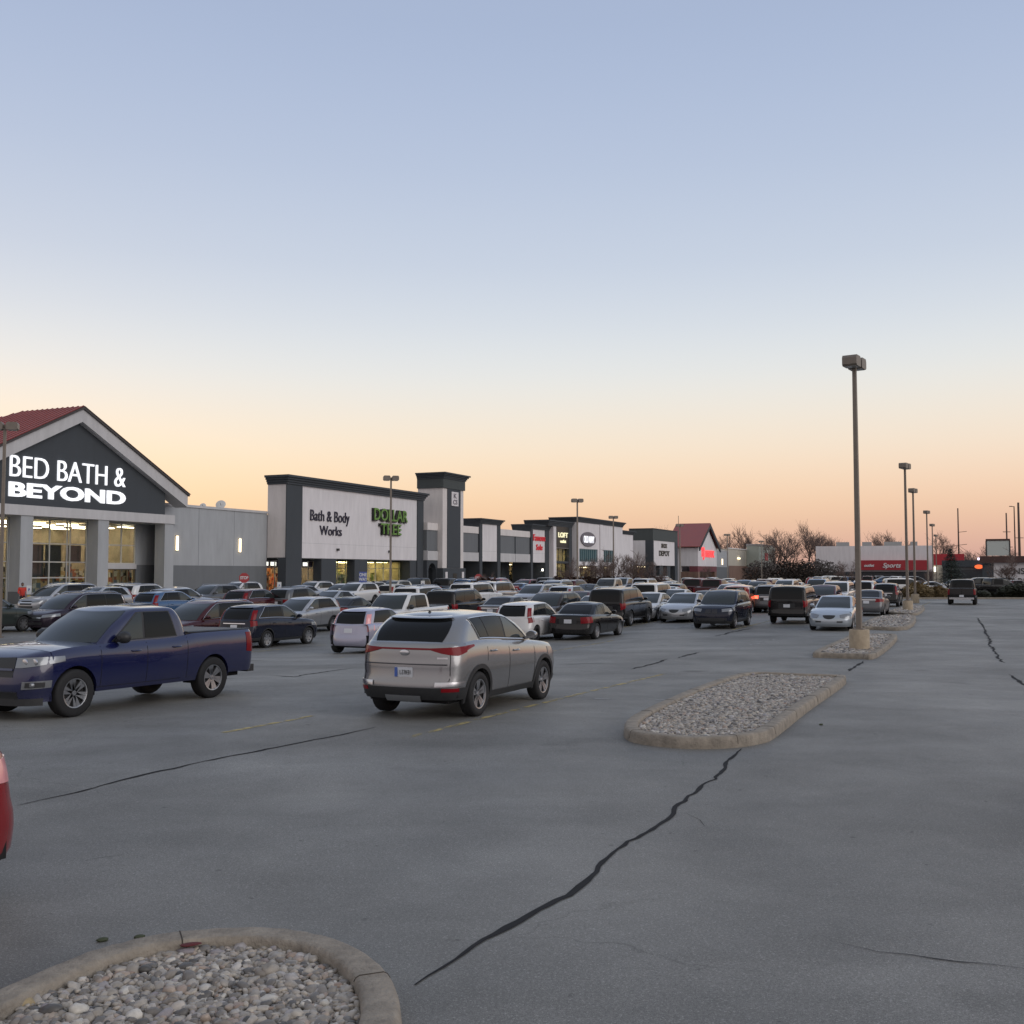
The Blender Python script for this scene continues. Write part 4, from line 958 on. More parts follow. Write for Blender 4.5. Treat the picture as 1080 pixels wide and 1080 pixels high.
def panel_block(label,u0,u1,v,p0,p1,zc0,zc1,pz1,m=W_WHITE):
    B=Bld('sign_block',label,'sign wall',(u0+u1)/2,v-1.5)
    B.b('frame',[(u0,p0,-66.9,v,0,zc0),(p1,u1,-66.9,v,0,zc0),(p0,p1,-66.9,v-.12,pz1,zc0)],W_DARK)
    B.b('panel',[(p0,p1,-66.89,v-.1,4.0,pz1)],m); B.cornice('cornice',u0,u1,-66.9,v,zc0,zc1,W_DARK,.45)
    seams(B,'joint',p0+.01,p1-.01,v-.1,[5.35]); return B
panel_block('charcoal framed block with a plain white panel, right of the tall tower',129.42,136.08,-63.8,130.25,135.1,9.1,9.8,9.08)
B=panel_block('charcoal framed block whose white panel carries two lines of red lettering',146.92,154.0,-63.8,147.65,152.5,9.0,9.75,8.98)
B.text('sign_lettering','Famous',147.9,152.45,7.25,8.25,-63.88,SIGNRED,.12,.01); B.text('sign_lettering','Sole',149.0,151.4,5.85,6.75,-63.88,SIGNRED,.12,.01)
B.b('porch_light',[(151.0,151.25,-63.8,-63.6,2.7,2.95)],mat('porch_light_glow',(1,1,1),.5,emit=(1,.95,.85),es=14))

B=Bld('clothing_shop','narrow white and charcoal shop front with a pale lit two line sign','store',157,-65)
B.b('wall',[(154.02,161.78,-66.9,-63.05,6.3,9.7),(154.02,155.2,-66.9,-63.04,0,6.3)],W_WHITE); B.b('dark_panel',[(155.2,160.5,-63.06,-62.98,6.35,9.72)],SIGNBLACK); B.b('pilaster',[(160.5,161.75,-66.9,-62.95,0,9.7)],W_DARK)
B.cornice('cornice',151.7,161.8,-66.9,-63.0,9.7,10.6,W_DARK,.45); B.b('side_wall',[(151.7,154.02,-66.9,-63.9,9.0,9.7)],W_WHITE)
B.window(155.2,160.5,4.2,6.3,-63.4,[157,158.8],[],fm=FRAMED); B.window(155.2,160.5,.15,3.9,-63.5,[157,158.8],[2.6],fm=FRAMED); B.b('canopy',[(155.2,160.5,-63.9,-63.1,3.9,4.2)],W_DARK)
B.room(155.2,160.5,-63.7,6.28,5,LAMPY,MER,12,2,nl=3)
B.text('sign_lettering','LOFT',155.8,159.8,8.0,8.8,-62.98,LITYEL,.1,.01); B.text('sign_lettering','outlet',156.6,159.0,7.15,7.65,-62.98,LITYEL,.1,.01)

B=Bld('family_clothing_store','large white clothing store with a grey oval sign and teal upper windows','store',173,-64)
B.b('wall',[(161.8,184.7,-70,-62,6.35,10.65),(171.4,174.4,-63.5,-62.003,0,6.35),(179.8,184.7,-63.5,-62.003,0,6.35),(161.8,162.6,-63.5,-62.003,0,6.35),(162.6,171.4,-63.5,-62.01,3.6,4.2),(174.4,179.8,-63.5,-62.01,3.6,4.2)],W_WHITE)
B.b('pilaster',[(172.2,173.6,-62,-61.8,0,10.64)],W_WHITE)
B.cornice('cornice',161.8,184.7,-66.9,-62.0,10.65,11.5,W_DARK,.5)
TEAL=mat('teal_glazing',(.03,.10,.115),.08,0,spec=.8)
for (a,b_,n) in ((162.6,171.4,9),(174.4,179.8,5)):
    q=[(a+(b_-a)*i/n-.04,a+(b_-a)*i/n+.04,-62.25,-62.05,4.2,6.35) for i in range(1,n)]+[(a,b_,-62.25,-62.06,4.2,4.3),(a,b_,-62.25,-62.06,6.25,6.35)]
    f=B.b('window',q,mat('teal_frame',(.20,.28,.30),.5)); B.b('pane',[(a,b_,-62.22,-62.18,4.25,6.3)],TEAL,f)
    B.window(a,b_,.15,3.6,-62.3,list(np.linspace(a,b_,5)[1:-1]),[2.6],fm=FRAMED)
B.room(162,184.5,-63.6,3.6,7,LAMPW,MER,14,2,nl=2)
ov=MB(); n=28; cu0,cz0=166.5,7.95
pts=[(cu0-B.U+3.5*math.cos(2*math.pi*i/n),cz0+1.22*math.sin(2*math.pi*i/n)) for i in range(n)]; ov.prism_y(pts,B.V+61.98-.18-0,B.V+61.98); q=ov.build('oval_sign',SIGNGREY,B.r,recalc=True)
B.text('sign_lettering','OLD NAVY',164.1,169.0,7.35,8.5,-61.80,LITW,.08,.0,par=q)
B=Bld('corner_shop','small white shop with charcoal cornice beyond the large white clothing store','store',190,-65)
B.b('wall',[(184.72,197,-70,-64,0,9.65)],W_WHITE); B.cornice('cornice',184.72,197,-70,-64,9.65,10.35,W_DARK,.5); B.b('window',[(186.5,188.4,-64.05,-63.97,4.2,6.2)],TEAL)
def link_wall(u0,u1,label,su=(),z=8.5,low=W_MID,up=W_BLUE,zl=3.06,v=-66.9,where=''):
    B=Bld('store_wall',label,'wall',(u0+u1)/2,v); B.b('wall',[(u0,u1,v-30,v,zl,z)],up); B.b('wainscot',[(u0,u1,v-30,v+.04,0,zl)],low); B.b('coping',[(u0,u1,v-30.1,v+.1,z,z+.2)],W_LIGHT)
    for i,u in enumerate(su):
        x,y=uv(u,v); s_=empty('wall_sconce',(x,y,4.5),YAW_A); tag(s_,'small glowing sconce '+where+(', first of two' if len(su)>1 and i==0 else ', second of two' if len(su)>1 else ''),'wall light')
        MB().box(-.15,.15,-.25,-.03,0,1.5).build('glowing_tube',SCONCE,s_); MB().box(-.2,.2,-.03,0,-.05,1.55).build('back_plate',FRAMED,s_)
    return B
link_wall(197,203.5,'blue-grey wall between the small white shop and the shop with a dark two line sign',(199.8,),where='left of the white panel with a dark two line sign')
B=Bld('shoe_store','charcoal topped store with a white panel and dark two line sign','store',212.6,-64)
B.b('parapet',[(203.6,221.5,-67,-62,8.85,11.1)],W_PARA); B.b('parapet_cap',[(203.5,221.6,-67,-61.9,11.1,11.25)],W_DARK)
B.b('side_wall',[(203.65,205,-67,-63.6,3.9,8.85)],W_WHITE)
B.b('pilaster',[(203.6,204.1,-63.6,-62.0,0,8.85),(204.1,205.4,-63.6,-62,0,3.85)],W_DARK); B.b('pilaster',[(219.4,221.5,-67,-62,0,8.85)],W_DARK)
B.b('panel',[(204.1,219.4,-66,-62.1,3.85,8.85)],W_WHITE)
for u in (209,214.2): B.b('pier',[(u,u+2.6,-64,-62.3,0,3.85)],W_DARK)
B.window(205.5,219.3,.2,3.8,-65.2,[209,212,215],[2.6],fm=FRAMED); B.room(204,221,-65.4,3.9,6,LAMPW,MER,15,2,nl=1)
B.text('sign_lettering','SHOE',209.6,213.6,7.45,8.35,-62.1,SIGNBLACK,.1,.03); B.text('sign_lettering','DEPOT',207.9,215.4,5.8,6.9,-62.1,SIGNBLACK,.1,.03)
link_wall(221.6,237.9,'blue-grey wall between the charcoal topped store and the red roofed gable',(225.6,),where='right of the white panel with a dark two line sign')
B=Bld('discount_clothing_store','white gabled store with steep red roof and glowing red sign','store',247.4,-64)
B.prism('gable_wall',[(238.4,3.9),(256.3,3.9),(256.3,8.05),(247.4,13.1),(238.4,8.05)],-66,-62,W_WHITE)
B.prism('rake_board',[(247.4,13.05),(257.4,7.35),(257.4,8.3),(247.4,13.9)],-61.5,-61.2,W_DARK); B.prism('rake_board',[(247.4,13.05),(237.4,7.35),(237.4,8.3),(247.4,13.9)],-61.5,-61.205,W_DARK)
rf=MB()
for sg in (1,-1):
    q=[(0,B.V+61.25,14.1),(0,B.V+69.5,14.1),(sg*10.1,B.V+69.5,8.42),(sg*10.1,B.V+61.25,8.42)]; q2=[(a,b_,c-.15) for a,b_,c in q]
    rf.add(q+q2,[(0,1,2,3),(7,6,5,4),(0,4,5,1),(1,5,6,2),(2,6,7,3),(3,7,4,0)])
rf.build('roof',ROOFRED,B.r,recalc=True); MB().tube([(0,B.V+69,13.8),(0,B.V+69,16)],.06,5).build('mast',FRAMED,B.r)
B.b('side_wall',[(238.4,240,-70,-66,0,8.0),(254.8,256.3,-70,-66,0,8.0),(240,254.8,-70,-69,0,8.0)],W_WHITE)
B.b('brick_front',[(238.4,256.3,-64,-62.05,2.6,3.9)],mat('maroon_band',(.16,.04,.05),.6)); B.b('pier',[(238.4,240.4,-66,-62.05,0,2.6),(246.4,248.4,-64,-62.05,0,2.6),(254.3,256.3,-64,-62.05,0,2.6)],W_BRICK)
B.window(240.5,246.3,.2,2.6,-63,[242.5,244.4],[],fm=FRAMED); B.window(248.5,254.2,.2,2.6,-63,[250.4,252.3],[],fm=FRAMED); B.room(240,256,-64.2,2.6,4,LAMPW,MER,17,1,nl=1)
B.text('sign_lettering','TJ maxx',240.8,253.4,5.4,8.3,-62,LITRED,.2,.04)
link_wall(257.6,286,'grey wall with dark base right of the red roofed gable',(268.5,278.5),z=8.1,v=-66,zl=3.9,where='on the grey wall right of the red roofed gable')
B=Bld('pet_store','tan store with brown brick base and a small red emblem at the far end','store',305,-66)
B.b('wall',[(286.1,337,-95,-66,4.3,8.9)],W_TAN); B.b('brick_base',[(286.1,337,-95,-65.9,0,4.3)],W_BRICK); B.b('portico',[(309,334,-66,-62.5,4.0,10.2)],mat('stucco_sage',(.40,.43,.38),.85)); B.cornice('cornice',309,334,-66,-62.5,10.2,10.7,W_LIGHT,.4)
B.b('portico_pier',[(309,311,-66,-62.5,0,4),(332,334,-66,-62.5,0,4)],W_BRICK); B.b('wall_light',[(297,299.5,-65.98,-65.7,6.2,6.6)],SCONCE); B.b('emblem',[(318,322,-62.5,-62.3,6,8.2)],mat('emblem_red',(.5,.03,.05),.5)); B.b('entrance',[(313,330,-63.5,-63.2,0,3.9)],FRAMED)
B.b('coping',[(286.1,309,-66.2,-65.8,8.9,9.2)],W_CREAM)

# ---- stores across the road on the right
def xybld(name,label,cat,x,y,rz=0):
    r=empty(name,(x,y,0),rz); return tag(r,label,cat)
r_=xybld('supply_store','long white store with a wide red awning band','store',85.5,250,-.33)
MB().box(-13.5,12.5,0,30,0,8.7).build('wall',W_WHITE,r_); MB().box(-13.6,12.6,-.1,0.0,2.2,2.6).build('trim',W_DARK,r_)
MB().box(-4,11.5,-1.5,-.02,3.0,5.3).build('awning',mat('awning_red',(.33,.02,.03),.6),r_); MB().box(-13.4,12.4,-.12,-.02,.3,2.2).build('window',mat('dim_glazing',(.03,.035,.04),.1),r_)
q=bpy.data.curves.new('sign_lettering','FONT'); q.body='Sports'; q.size=1.5; q.extrude=.08; q.shear=.3; q.offset=.03; q.materials.append(W_WHITE); o=text_mesh('sign_lettering',q,r_,(1.5,-1.6,3.6)); o.rotation_euler=(R(90),0,0)
q=q.copy(); q.body='outlet'; q.size=.9; o=text_mesh('sign_lettering',q,r_,(-2.6,-1.6,3.8)); o.rotation_euler=(R(90),0,0)
for i,(x,w_) in enumerate(((-9,3),(-3,2.2),(2,4),(8,1.5))): MB().box(x,x+w_,6,8.5,8.7,9.8).build('roof_unit',mat('roof_unit_grey',(.3,.3,.29),.7),r_)
r_=xybld('restaurant','small restaurant with a red parapet and white entry, beside the evergreen','restaurant',101.5,250,-.36)
MB().box(-3.4,4.5,0,16,4.2,6.8).build('parapet',mat('parapet_red',(.36,.02,.03),.6),r_); MB().box(-3.3,4.4,.1,16,0,4.2).build('wall',W_TAN,r_); MB().box(.2,2.4,-1,0.1,0,4.1).build('entry',W_WHITE,r_); MB().box(-3.2,-1.6,-.2,0.1,2.6,3.8).build('lit_window',mat('lit_window_cool',(.9,.9,.8),.5,emit=(1,.92,.75),es=1.6),r_)
r_=xybld('strip_building','dark low shops with small coloured lit signs behind the black pickups','shops',93.5,215,-.40)
MB().box(-6,4,0,14,0,4.8).build('wall',wallmat('far_grey_wall',(.12,.125,.13)),r_); MB().box(-6.1,4.1,-.6,-.01,3.6,4.9).build('fascia',W_DARK,r_); MB().box(-5,3.5,-.05,-.01,.3,3).build('window',mat('dim_glazing',(.03,.035,.04),.1),r_)
def ell(w_,h,n=14): return [(w_*math.cos(2*math.pi*i/n),h*math.sin(2*math.pi*i/n)) for i in range(n)]
q=MB(); q.prism_y([(a+.8,b_+3.6) for a,b_ in ell(.8,.42)],-.8,-.6); q.build('lit_sign_orange',mat('lit_orange',(.9,.2,.02),.4,emit=(1,.13,.05),es=1.0),r_,recalc=True)
q=MB(); q.prism_y([(a+2.8,b_+3.6) for a,b_ in ell(.4,.3)],-.8,-.6); q.build('lit_sign_amber',mat('lit_amber',(.9,.5,.05),.4,emit=(1,.35,.10),es=.7),r_,recalc=True)
MB().box(.6,1.5,-.8,-.6,4.95,5.4).box(1.8,2.6,-.8,-.6,4.95,5.4).build('lit_sign_white',mat('lit_violet',(.9,.8,.95),.4,emit=(.95,.8,1),es=2),r_)
r_=xybld('menswear_store','low white shop with dark brown roof line and black lettering at the right edge','store',76.4,160,-.45)
MB().box(-5.1,12,0,16,0,3.9).build('wall',W_WHITE,r_); MB().box(-5.5,12.4,-.7,16,3.9,4.9).build('roof',mat('roof_brown',(.07,.035,.03),.7),r_)
MB().box(-5.15,-3.6,-.15,0,0,3.8).build('dark_front',W_DARK,r_)
for i,(t,z) in enumerate((('MENS WEAR',2.2),('WAREHOUSE',.7))):
    q=bpy.data.curves.new('sign_lettering','FONT'); q.body=t; q.size=1.3; q.extrude=.06; q.offset=.0; q.materials.append(SIGNBLACK); o=text_mesh('sign_lettering',q,r_,(-2.6,-.1,z)); o.rotation_euler=(R(90),0,0)
r_=xybld('pylon_sign','white framed roadside sign with brown cap on two posts','sign',91.5,200,-.43)
MB().box(-1.9,1.9,-.2,.2,5.6,8.4).build('panel',mat('pylon_white',(.5,.53,.5),.6),r_); MB().box(-2.1,2.1,-.3,.3,8.4,8.75).build('cap',mat('roof_brown',(.07,.035,.03),.7),r_)
for sg in (-1,1): MB().box(sg*1.9-.12*(1 if sg<0 else -1)-.12,sg*1.9+.12-.12*(1 if sg<0 else -1),-.25,.25,0,8.4).build('post',FRAMED,r_)
# ------------------------------------------------------------------ ground
def pxray(x,y):
    p=math.atan(64/F); cx=(x-540)/F; cz=-(y-540)/F
    return (cx, math.cos(p)-cz*math.sin(p), math.sin(p)+cz*math.cos(p))
def ground_at(x,y,z=0.):
    "site survey: picture coordinates of a mark on the lot -> metres"
    d=pxray(x,y); zz=z
    for _ in range(12):
        t=(zz-CAMH)/d[2]; X,Y=d[0]*t,d[1]*t; zz=.5*zz+.5*(gz(X,Y)+z)
    return X,Y
def asphalt():
    m=bpy.data.materials.new('worn_asphalt'); m.use_nodes=True; nt=m.node_tree; b=nt.nodes['Principled BSDF']; L=nt.links.new
    tc=nd(nt,'ShaderNodeTexCoord'); O=tc.outputs['Object']
    def noise(sc_,det=5,rough=.6,dist=0,vec=O):
        n=nd(nt,'ShaderNodeTexNoise'); n.inputs['Scale'].default_value=sc_; n.inputs['Detail'].default_value=det; n.inputs['Roughness'].default_value=rough; n.inputs['Distortion'].default_value=dist; L(vec,n.inputs['Vector']); return n.outputs['Fac']
    def ramp(f,a,b_,lo,hi):
        r=nd(nt,'ShaderNodeMapRange'); r.inputs['From Min'].default_value=a; r.inputs['From Max'].default_value=b_; r.inputs['To Min'].default_value=lo; r.inputs['To Max'].default_value=hi; L(f,r.inputs['Value']); return r.outputs[0]
    def mul(a,b_,op='MULTIPLY'):
        q=nd(nt,'ShaderNodeMath',operation=op)
        for i,v in enumerate((a,b_)):
            if isinstance(v,(int,float)): q.inputs[i].default_value=v
            else: L(v,q.inputs[i])
        return q.outputs[0]
    # lanes: streaks drawn out along the driving direction
    mp=nd(nt,'ShaderNodeMapping'); mp.inputs['Rotation'].default_value=(0,0,-YAW_A); mp.inputs['Scale'].default_value=(.07,.55,1); L(O,mp.inputs[0])
    big=ramp(noise(.16,4,.6,.4),.3,.7,.74,1.24); mid=ramp(noise(.9,6,.65,.3),.28,.72,.86,1.14); streak=ramp(noise(1.,5,.6,.2,mp.outputs[0]),.3,.7,.90,1.10)
    fine=ramp(noise(55,3,.7),.3,.7,.80,1.20); grit=ramp(noise(190,2,.6),.35,.65,.72,1.28)
    v=nd(nt,'ShaderNodeTexVoronoi'); v.inputs['Scale'].default_value=120; L(O,v.inputs['Vector']); sp=nd(nt,'ShaderNodeSeparateColor'); L(v.outputs['Color'],sp.inputs[0])
    agg=ramp(sp.outputs[0],.86,1.0,1.0,1.55)
    # oil drips in the stalls
    oil=ramp(noise(.55,2,.4),.68,.76,1.0,.62)
    # hairline cracking in worn areas
    wn=nd(nt,'ShaderNodeTexNoise'); wn.inputs['Scale'].default_value=1.1; wn.inputs['Detail'].default_value=5; L(O,wn.inputs['Vector'])
    wv=nd(nt,'ShaderNodeVectorMath',operation='MULTIPLY_ADD'); wv.inputs[1].default_value=(.9,.9,.9); L(wn.outputs['Color'],wv.inputs[0]); L(O,wv.inputs[2])
    cv=nd(nt,'ShaderNodeTexVoronoi',feature='DISTANCE_TO_EDGE'); cv.inputs['Scale'].default_value=.42; L(wv.outputs[0],cv.inputs['Vector'])
    msk=ramp(noise(.22,3,.5),.52,.62,0,1); hl=ramp(cv.outputs['Distance'],.0,.007,1,0); hair=ramp(mul(msk,hl),0,1,1.0,.75)
    dots=ramp(noise(7,3,.5),.70,.76,1.0,.62)
    k=mul(mul(mul(mul(big,mid),mul(streak,fine)),mul(mul(grit,agg),oil)),mul(hair,dots))
    mx=nd(nt,'ShaderNodeMix',data_type='RGBA',blend_type='MULTIPLY'); mx.inputs['Factor'].default_value=1
    tint=nd(nt,'ShaderNodeMix',data_type='RGBA'); tint.inputs['A'].default_value=(.158,.159,.153,1); tint.inputs['B'].default_value=(.186,.180,.165,1); L(noise(.35,4),tint.inputs['Factor'])
    L(tint.outputs['Result'],mx.inputs['A']); L(k,mx.inputs['B']); L(mx.outputs['Result'],b.inputs['Base Color'])
    b.inputs['Roughness'].default_value=.78; L(ramp(k,.6,1.4,.72,.50),b.inputs['Roughness']); b.inputs['Specular IOR Level'].default_value=.45
    bp=nd(nt,'ShaderNodeBump'); bp.inputs['Strength'].default_value=.35; bp.inputs['Distance'].default_value=.006; L(mul(grit,fine),bp.inputs['Height']); L(bp.outputs[0],b.inputs['Normal'])
    return m
ASPH=asphalt()
g=MB(); xs=list(np.arange(-90,100,3.0)); ys=list(np.arange(-12,130,3.0))
xs=[-2500,-600,-200]+xs+[250,700,2500]; ys=[-300,-60]+ys+[180,400,1200,3000]
G=[[(x,y,gz(x,y)) for x in xs] for y in ys]; g.grid(G); gr=g.build('ground',ASPH,smooth=True); tag(gr,kind='structure')

def ribbon(pts,w_,z=.005,jit=0,seed=1,taper=True,sub=.12):
    rn=random.Random(seed); P=[]; 
    for (a,b_) in zip(pts[:-1],pts[1:]):
        n=max(1,int(math.dist(a,b_)/sub))
        for i in range(n): t=i/n; P.append((a[0]+(b_[0]-a[0])*t,a[1]+(b_[1]-a[1])*t))
    P.append(pts[-1]); mb=MB(); G=[]; N=len(P); o1=0; o2=0
    for i,p in enumerate(P):
        q=P[min(i+1,N-1)]; r_=P[max(i-1,0)]; d=(q[0]-r_[0],q[1]-r_[1]); l=math.hypot(*d) or 1; n=(-d[1]/l,d[0]/l)
        o1=o1*.7+rn.gauss(0,jit); o2=o2*.6+rn.gauss(0,.22)
        ww=w_/2*(1+max(-.6,min(.9,o2)) if jit else 1)
        if taper and jit: ww*=min(1,(i+1)/6,(N-i)/6)
        c=(p[0]+n[0]*o1,p[1]+n[1]*o1); row=[]
        for s_ in (-1,1): x,y=c[0]+n[0]*ww*s_,c[1]+n[1]*ww*s_; row.append((x,y,gz(x,y)+z))
        G.append(row[::-1])
    mb.grid([list(r) for r in zip(*G)][::-1]); return mb
TAR=mat('crack_sealant',(.024,.024,.026),.85,spec=.15,noise=.3,nscale=5)
CRK=mat('open_crack',(.02,.02,.022),.9,spec=.1)
def crack(name,px,w_,m,seed,jit=.012):
    pts=[ground_at(*p) for p in px]; mb=ribbon(pts,w_,.005,jit,seed); tag(mb.build(name,m,recalc=False),kind='structure')
crack('crack_seal',[(440,1040),(478,1012),(520,985),(560,966),(600,945),(625,925),(643,905),(665,888),(690,875),(708,858),(722,842),(740,828),(755,822),(765,806),(783,790)],.046,TAR,1,.012)
crack('crack_seal',[(20,850),(80,836),(150,817),(215,803),(280,790),(340,779),(397,767)],.045,TAR,2,.01)
crack('crack_seal',[(895,708),(903,702),(912,697)],.10,TAR,3)
crack('crack_seal',[(1031,652),(1037,662),(1044,674),(1043,680),(1051,690),(1057,699)],.075,TAR,4,.02)
crack('crack_seal',[(1064,711),(1072,717),(1082,724)],.07,TAR,5)
crack('open_crack',[(875,993),(905,999),(925,1005),(960,1007),(1010,1014),(1060,1018),(1085,1022)],.012,CRK,6,.01)
crack('open_crack',[(723,857),(738,865),(744,872)],.010,CRK,12,.008)
crack('crack_seal',[(665,706),(690,700),(704,695)],.09,TAR,7,.02); crack('crack_seal',[(716,694),(725,691),(738,688)],.09,TAR,8,.02)
crack('crack_seal',[(755,671),(770,667),(790,663)],.10,TAR,9,.03); crack('crack_seal',[(283,712),(310,714),(345,708),(372,705)],.06,TAR,10,.02)
crack('open_crack',[(90,908),(105,905),(130,902)],.02,CRK,13,.01)
crack('crack_seal',[(580,702),(620,700),(660,699)],.03,TAR,14,.01)
YEL=mat('faded_yellow_paint',(.34,.29,.15),.8,noise=.35,nscale=6)
def worn(m0,name,c):
    m=bpy.data.materials.new(name); m.use_nodes=True; nt=m.node_tree; b=nt.nodes['Principled BSDF']; b.inputs['Base Color'].default_value=(*c,1); b.inputs['Roughness'].default_value=.8
    tc=nd(nt,'ShaderNodeTexCoord'); n=nd(nt,'ShaderNodeTexNoise'); n.inputs['Scale'].default_value=5; n.inputs['Detail'].default_value=8; n.inputs['Roughness'].default_value=.45; nt.links.new(tc.outputs['Object'],n.inputs['Vector'])
    r_=nd(nt,'ShaderNodeMapRange'); r_.inputs['From Min'].default_value=.40; r_.inputs['From Max'].default_value=.62; r_.inputs['To Max'].default_value=.95; nt.links.new(n.outputs['Fac'],r_.inputs['Value']); nt.links.new(r_.outputs[0],b.inputs['Alpha']); return m
YEL=worn(None,'faded_yellow_paint',(.44,.36,.16)); WHI=worn(None,'faded_white_paint',(.38,.38,.38))
def line(p,q,w_=.11,m=YEL,name='road_marking'): tag(ribbon([p,q],w_,.004,0,1,False,1.2).build(name,m),kind='structure')
line(ground_at(235,773),ground_at(330,755)); line(ground_at(427,779),ground_at(700,711)); line(ground_at(610,737),ground_at(742,739),.08,WHI); line(ground_at(778,684),ground_at(817,674),.12,WHI)
# stall lines of the rows further in
for k in range(5):
    for j in range(-2,16):
        v=-10.5-j*2.75
        if v<-52: continue
        u0=33+18.4*k-5.3
        if k==0 and v>-13: continue
        line(uv(u0,v),uv(u0+10.6,v),.11,YEL if (j+k)%2 else WHI)

# ------------------------------------------------------------------ islands
CONC=mat('kerb_concrete',(.265,.232,.19),.88,noise=.32,nscale=7,bump=.7,bscale=40)
def smooth_poly(pts,sub=5):
    n=len(pts); out=[]
    for i in range(n):
        p0,p1,p2,p3=[np.array(pts[(i+k-1)%n]) for k in range(4)]
        for j in range(sub):
            t=j/sub; out.append(tuple(.5*((2*p1)+(-p0+p2)*t+(2*p0-5*p1+4*p2-p3)*t*t+(-p0+3*p1-3*p2+p3)*t**3)))
    return out
def inset(poly,d):
    n=len(poly); a=sum(poly[i][0]*poly[(i+1)%n][1]-poly[(i+1)%n][0]*poly[i][1] for i in range(n)); s_=1 if a>0 else -1; out=[]
    for i in range(n):
        p,q=poly[i-1],poly[(i+1)%n]; t=(q[0]-p[0],q[1]-p[1]); l=math.hypot(*t) or 1; out.append((poly[i][0]-s_*t[1]/l*d,poly[i][1]+s_*t[0]/l*d))
    return out
def inside(p,poly):
    c=False; n=len(poly); x,y=p
    for i in range(n):
        (x1,y1),(x2,y2)=poly[i],poly[i-1]
        if (y1>y)!=(y2>y) and x<(x2-x1)*(y-y1)/(y2-y1)+x1: c=not c
    return c
def ico():
    bm=bmesh.new(); bmesh.ops.create_icosphere(bm,subdivisions=1,radius=1); v=np.array([p.co for p in bm.verts]); f=np.array([[q.index for q in p.verts] for p in bm.faces]); bm.free()
    bm=bmesh.new(); bmesh.ops.create_icosphere(bm,subdivisions=2,radius=1); v2=np.array([p.co for p in bm.verts]); f2=np.array([[q.index for q in p.verts] for p in bm.faces]); bm.free()
    return (v,f),(v2,f2)
ICO=ico()
def stonemat():
    m=bpy.data.materials.new('river_stone'); m.use_nodes=True; nt=m.node_tree; b=nt.nodes['Principled BSDF']; at=nd(nt,'ShaderNodeAttribute',attribute_name='tone'); r=nd(nt,'ShaderNodeValToRGB'); el=r.color_ramp; el.interpolation='LINEAR'
    cs=[(0,(.07,.065,.060)),(.15,(.15,.14,.13)),(.3,(.23,.205,.18)),(.45,(.32,.285,.24)),(.58,(.38,.35,.315)),(.7,(.48,.43,.36)),(.8,(.32,.23,.18)),(.86,(.56,.53,.47)),(.93,(.27,.24,.25)),(1,(.66,.62,.55))]
    for i,(p,c) in enumerate(cs):
        e=el.elements[i] if i<2 else el.elements.new(p); e.position=p; e.color=(*c,1)
    nt.links.new(at.outputs['Fac'],r.inputs[0]); tc=nd(nt,'ShaderNodeTexCoord'); n=nd(nt,'ShaderNodeTexNoise'); n.inputs['Scale'].default_value=38; n.inputs['Detail'].default_value=4; nt.links.new(tc.outputs['Object'],n.inputs[0])
    mr=nd(nt,'ShaderNodeMapRange'); mr.inputs['To Min'].default_value=.6; mr.inputs['To Max'].default_value=1.3; nt.links.new(n.outputs['Fac'],mr.inputs['Value'])
    mx=nd(nt,'ShaderNodeMix',data_type='RGBA',blend_type='MULTIPLY'); mx.inputs['Factor'].default_value=1; nt.links.new(r.outputs[0],mx.inputs['A']); nt.links.new(mr.outputs[0],mx.inputs['B']); nt.links.new(mx.outputs['Result'],b.inputs['Base Color']); b.inputs['Roughness'].default_value=.45; return m
STONE=stonemat()
def gravel(name,poly,zb,size,dens,lvl,seed,label,keep=None):
    rn=np.random.default_rng(seed); xs=[p[0] for p in poly]; ys=[p[1] for p in poly]; bv,bf=ICO[lvl]
    A=(max(xs)-min(xs))*(max(ys)-min(ys)); n=int(A*dens); P=[]
    for x,y in zip(rn.uniform(min(xs),max(xs),n),rn.uniform(min(ys),max(ys),n)):
        if inside((x,y),poly) and (keep is None or keep(x,y)): P.append((x,y))
    N=len(P)
    if not N: return
    P=np.array(P); s_=size*np.exp(rn.normal(0,.33,N)); sx=s_*rn.uniform(.9,1.5,N); sy=s_*rn.uniform(.75,1.1,N); sz=s_*rn.uniform(.5,.85,N); a=rn.uniform(0,6.28,N); tl=rn.normal(0,.35,N)
    jit=1+rn.normal(0,.10,(N,len(bv),1)); V=bv[None]*jit*np.stack([sx,sy,sz],1)[:,None,:]
    ct,st=np.cos(tl)[:,None],np.sin(tl)[:,None]; X=V[...,0]*ct-V[...,2]*st; Z=V[...,0]*st+V[...,2]*ct; ca,sa=np.cos(a)[:,None],np.sin(a)[:,None]; Y=V[...,1]
    zz=np.array([gz(x,y) for x,y in P])+zb+rn.uniform(-.6,1.4,N)*size
    out=np.stack([X*ca-Y*sa+P[:,0,None],X*sa+Y*ca+P[:,1,None],Z+zz[:,None]],2).reshape(-1,3)
    faces=(bf[None]+(np.arange(N)*len(bv))[:,None,None]).reshape(-1,3)
    me=bpy.data.meshes.new(name); me.vertices.add(len(out)); me.vertices.foreach_set('co',out.ravel()); me.loops.add(faces.size); me.loops.foreach_set('vertex_index',faces.ravel().astype(np.int32)); me.polygons.add(len(faces)); me.polygons.foreach_set('loop_start',np.arange(0,faces.size,3,dtype=np.int32)); me.polygons.foreach_set('use_smooth',[True]*len(faces)); me.update(calc_edges=True)
    t=np.repeat(rn.beta(1.6,1.5,N),len(bv)); at=me.attributes.new('tone','FLOAT','POINT'); at.data.foreach_set('value',t.astype(np.float32)); me.materials.append(STONE)
    o=link(name,me); tag(o,label,'gravel',kind='stuff'); return o
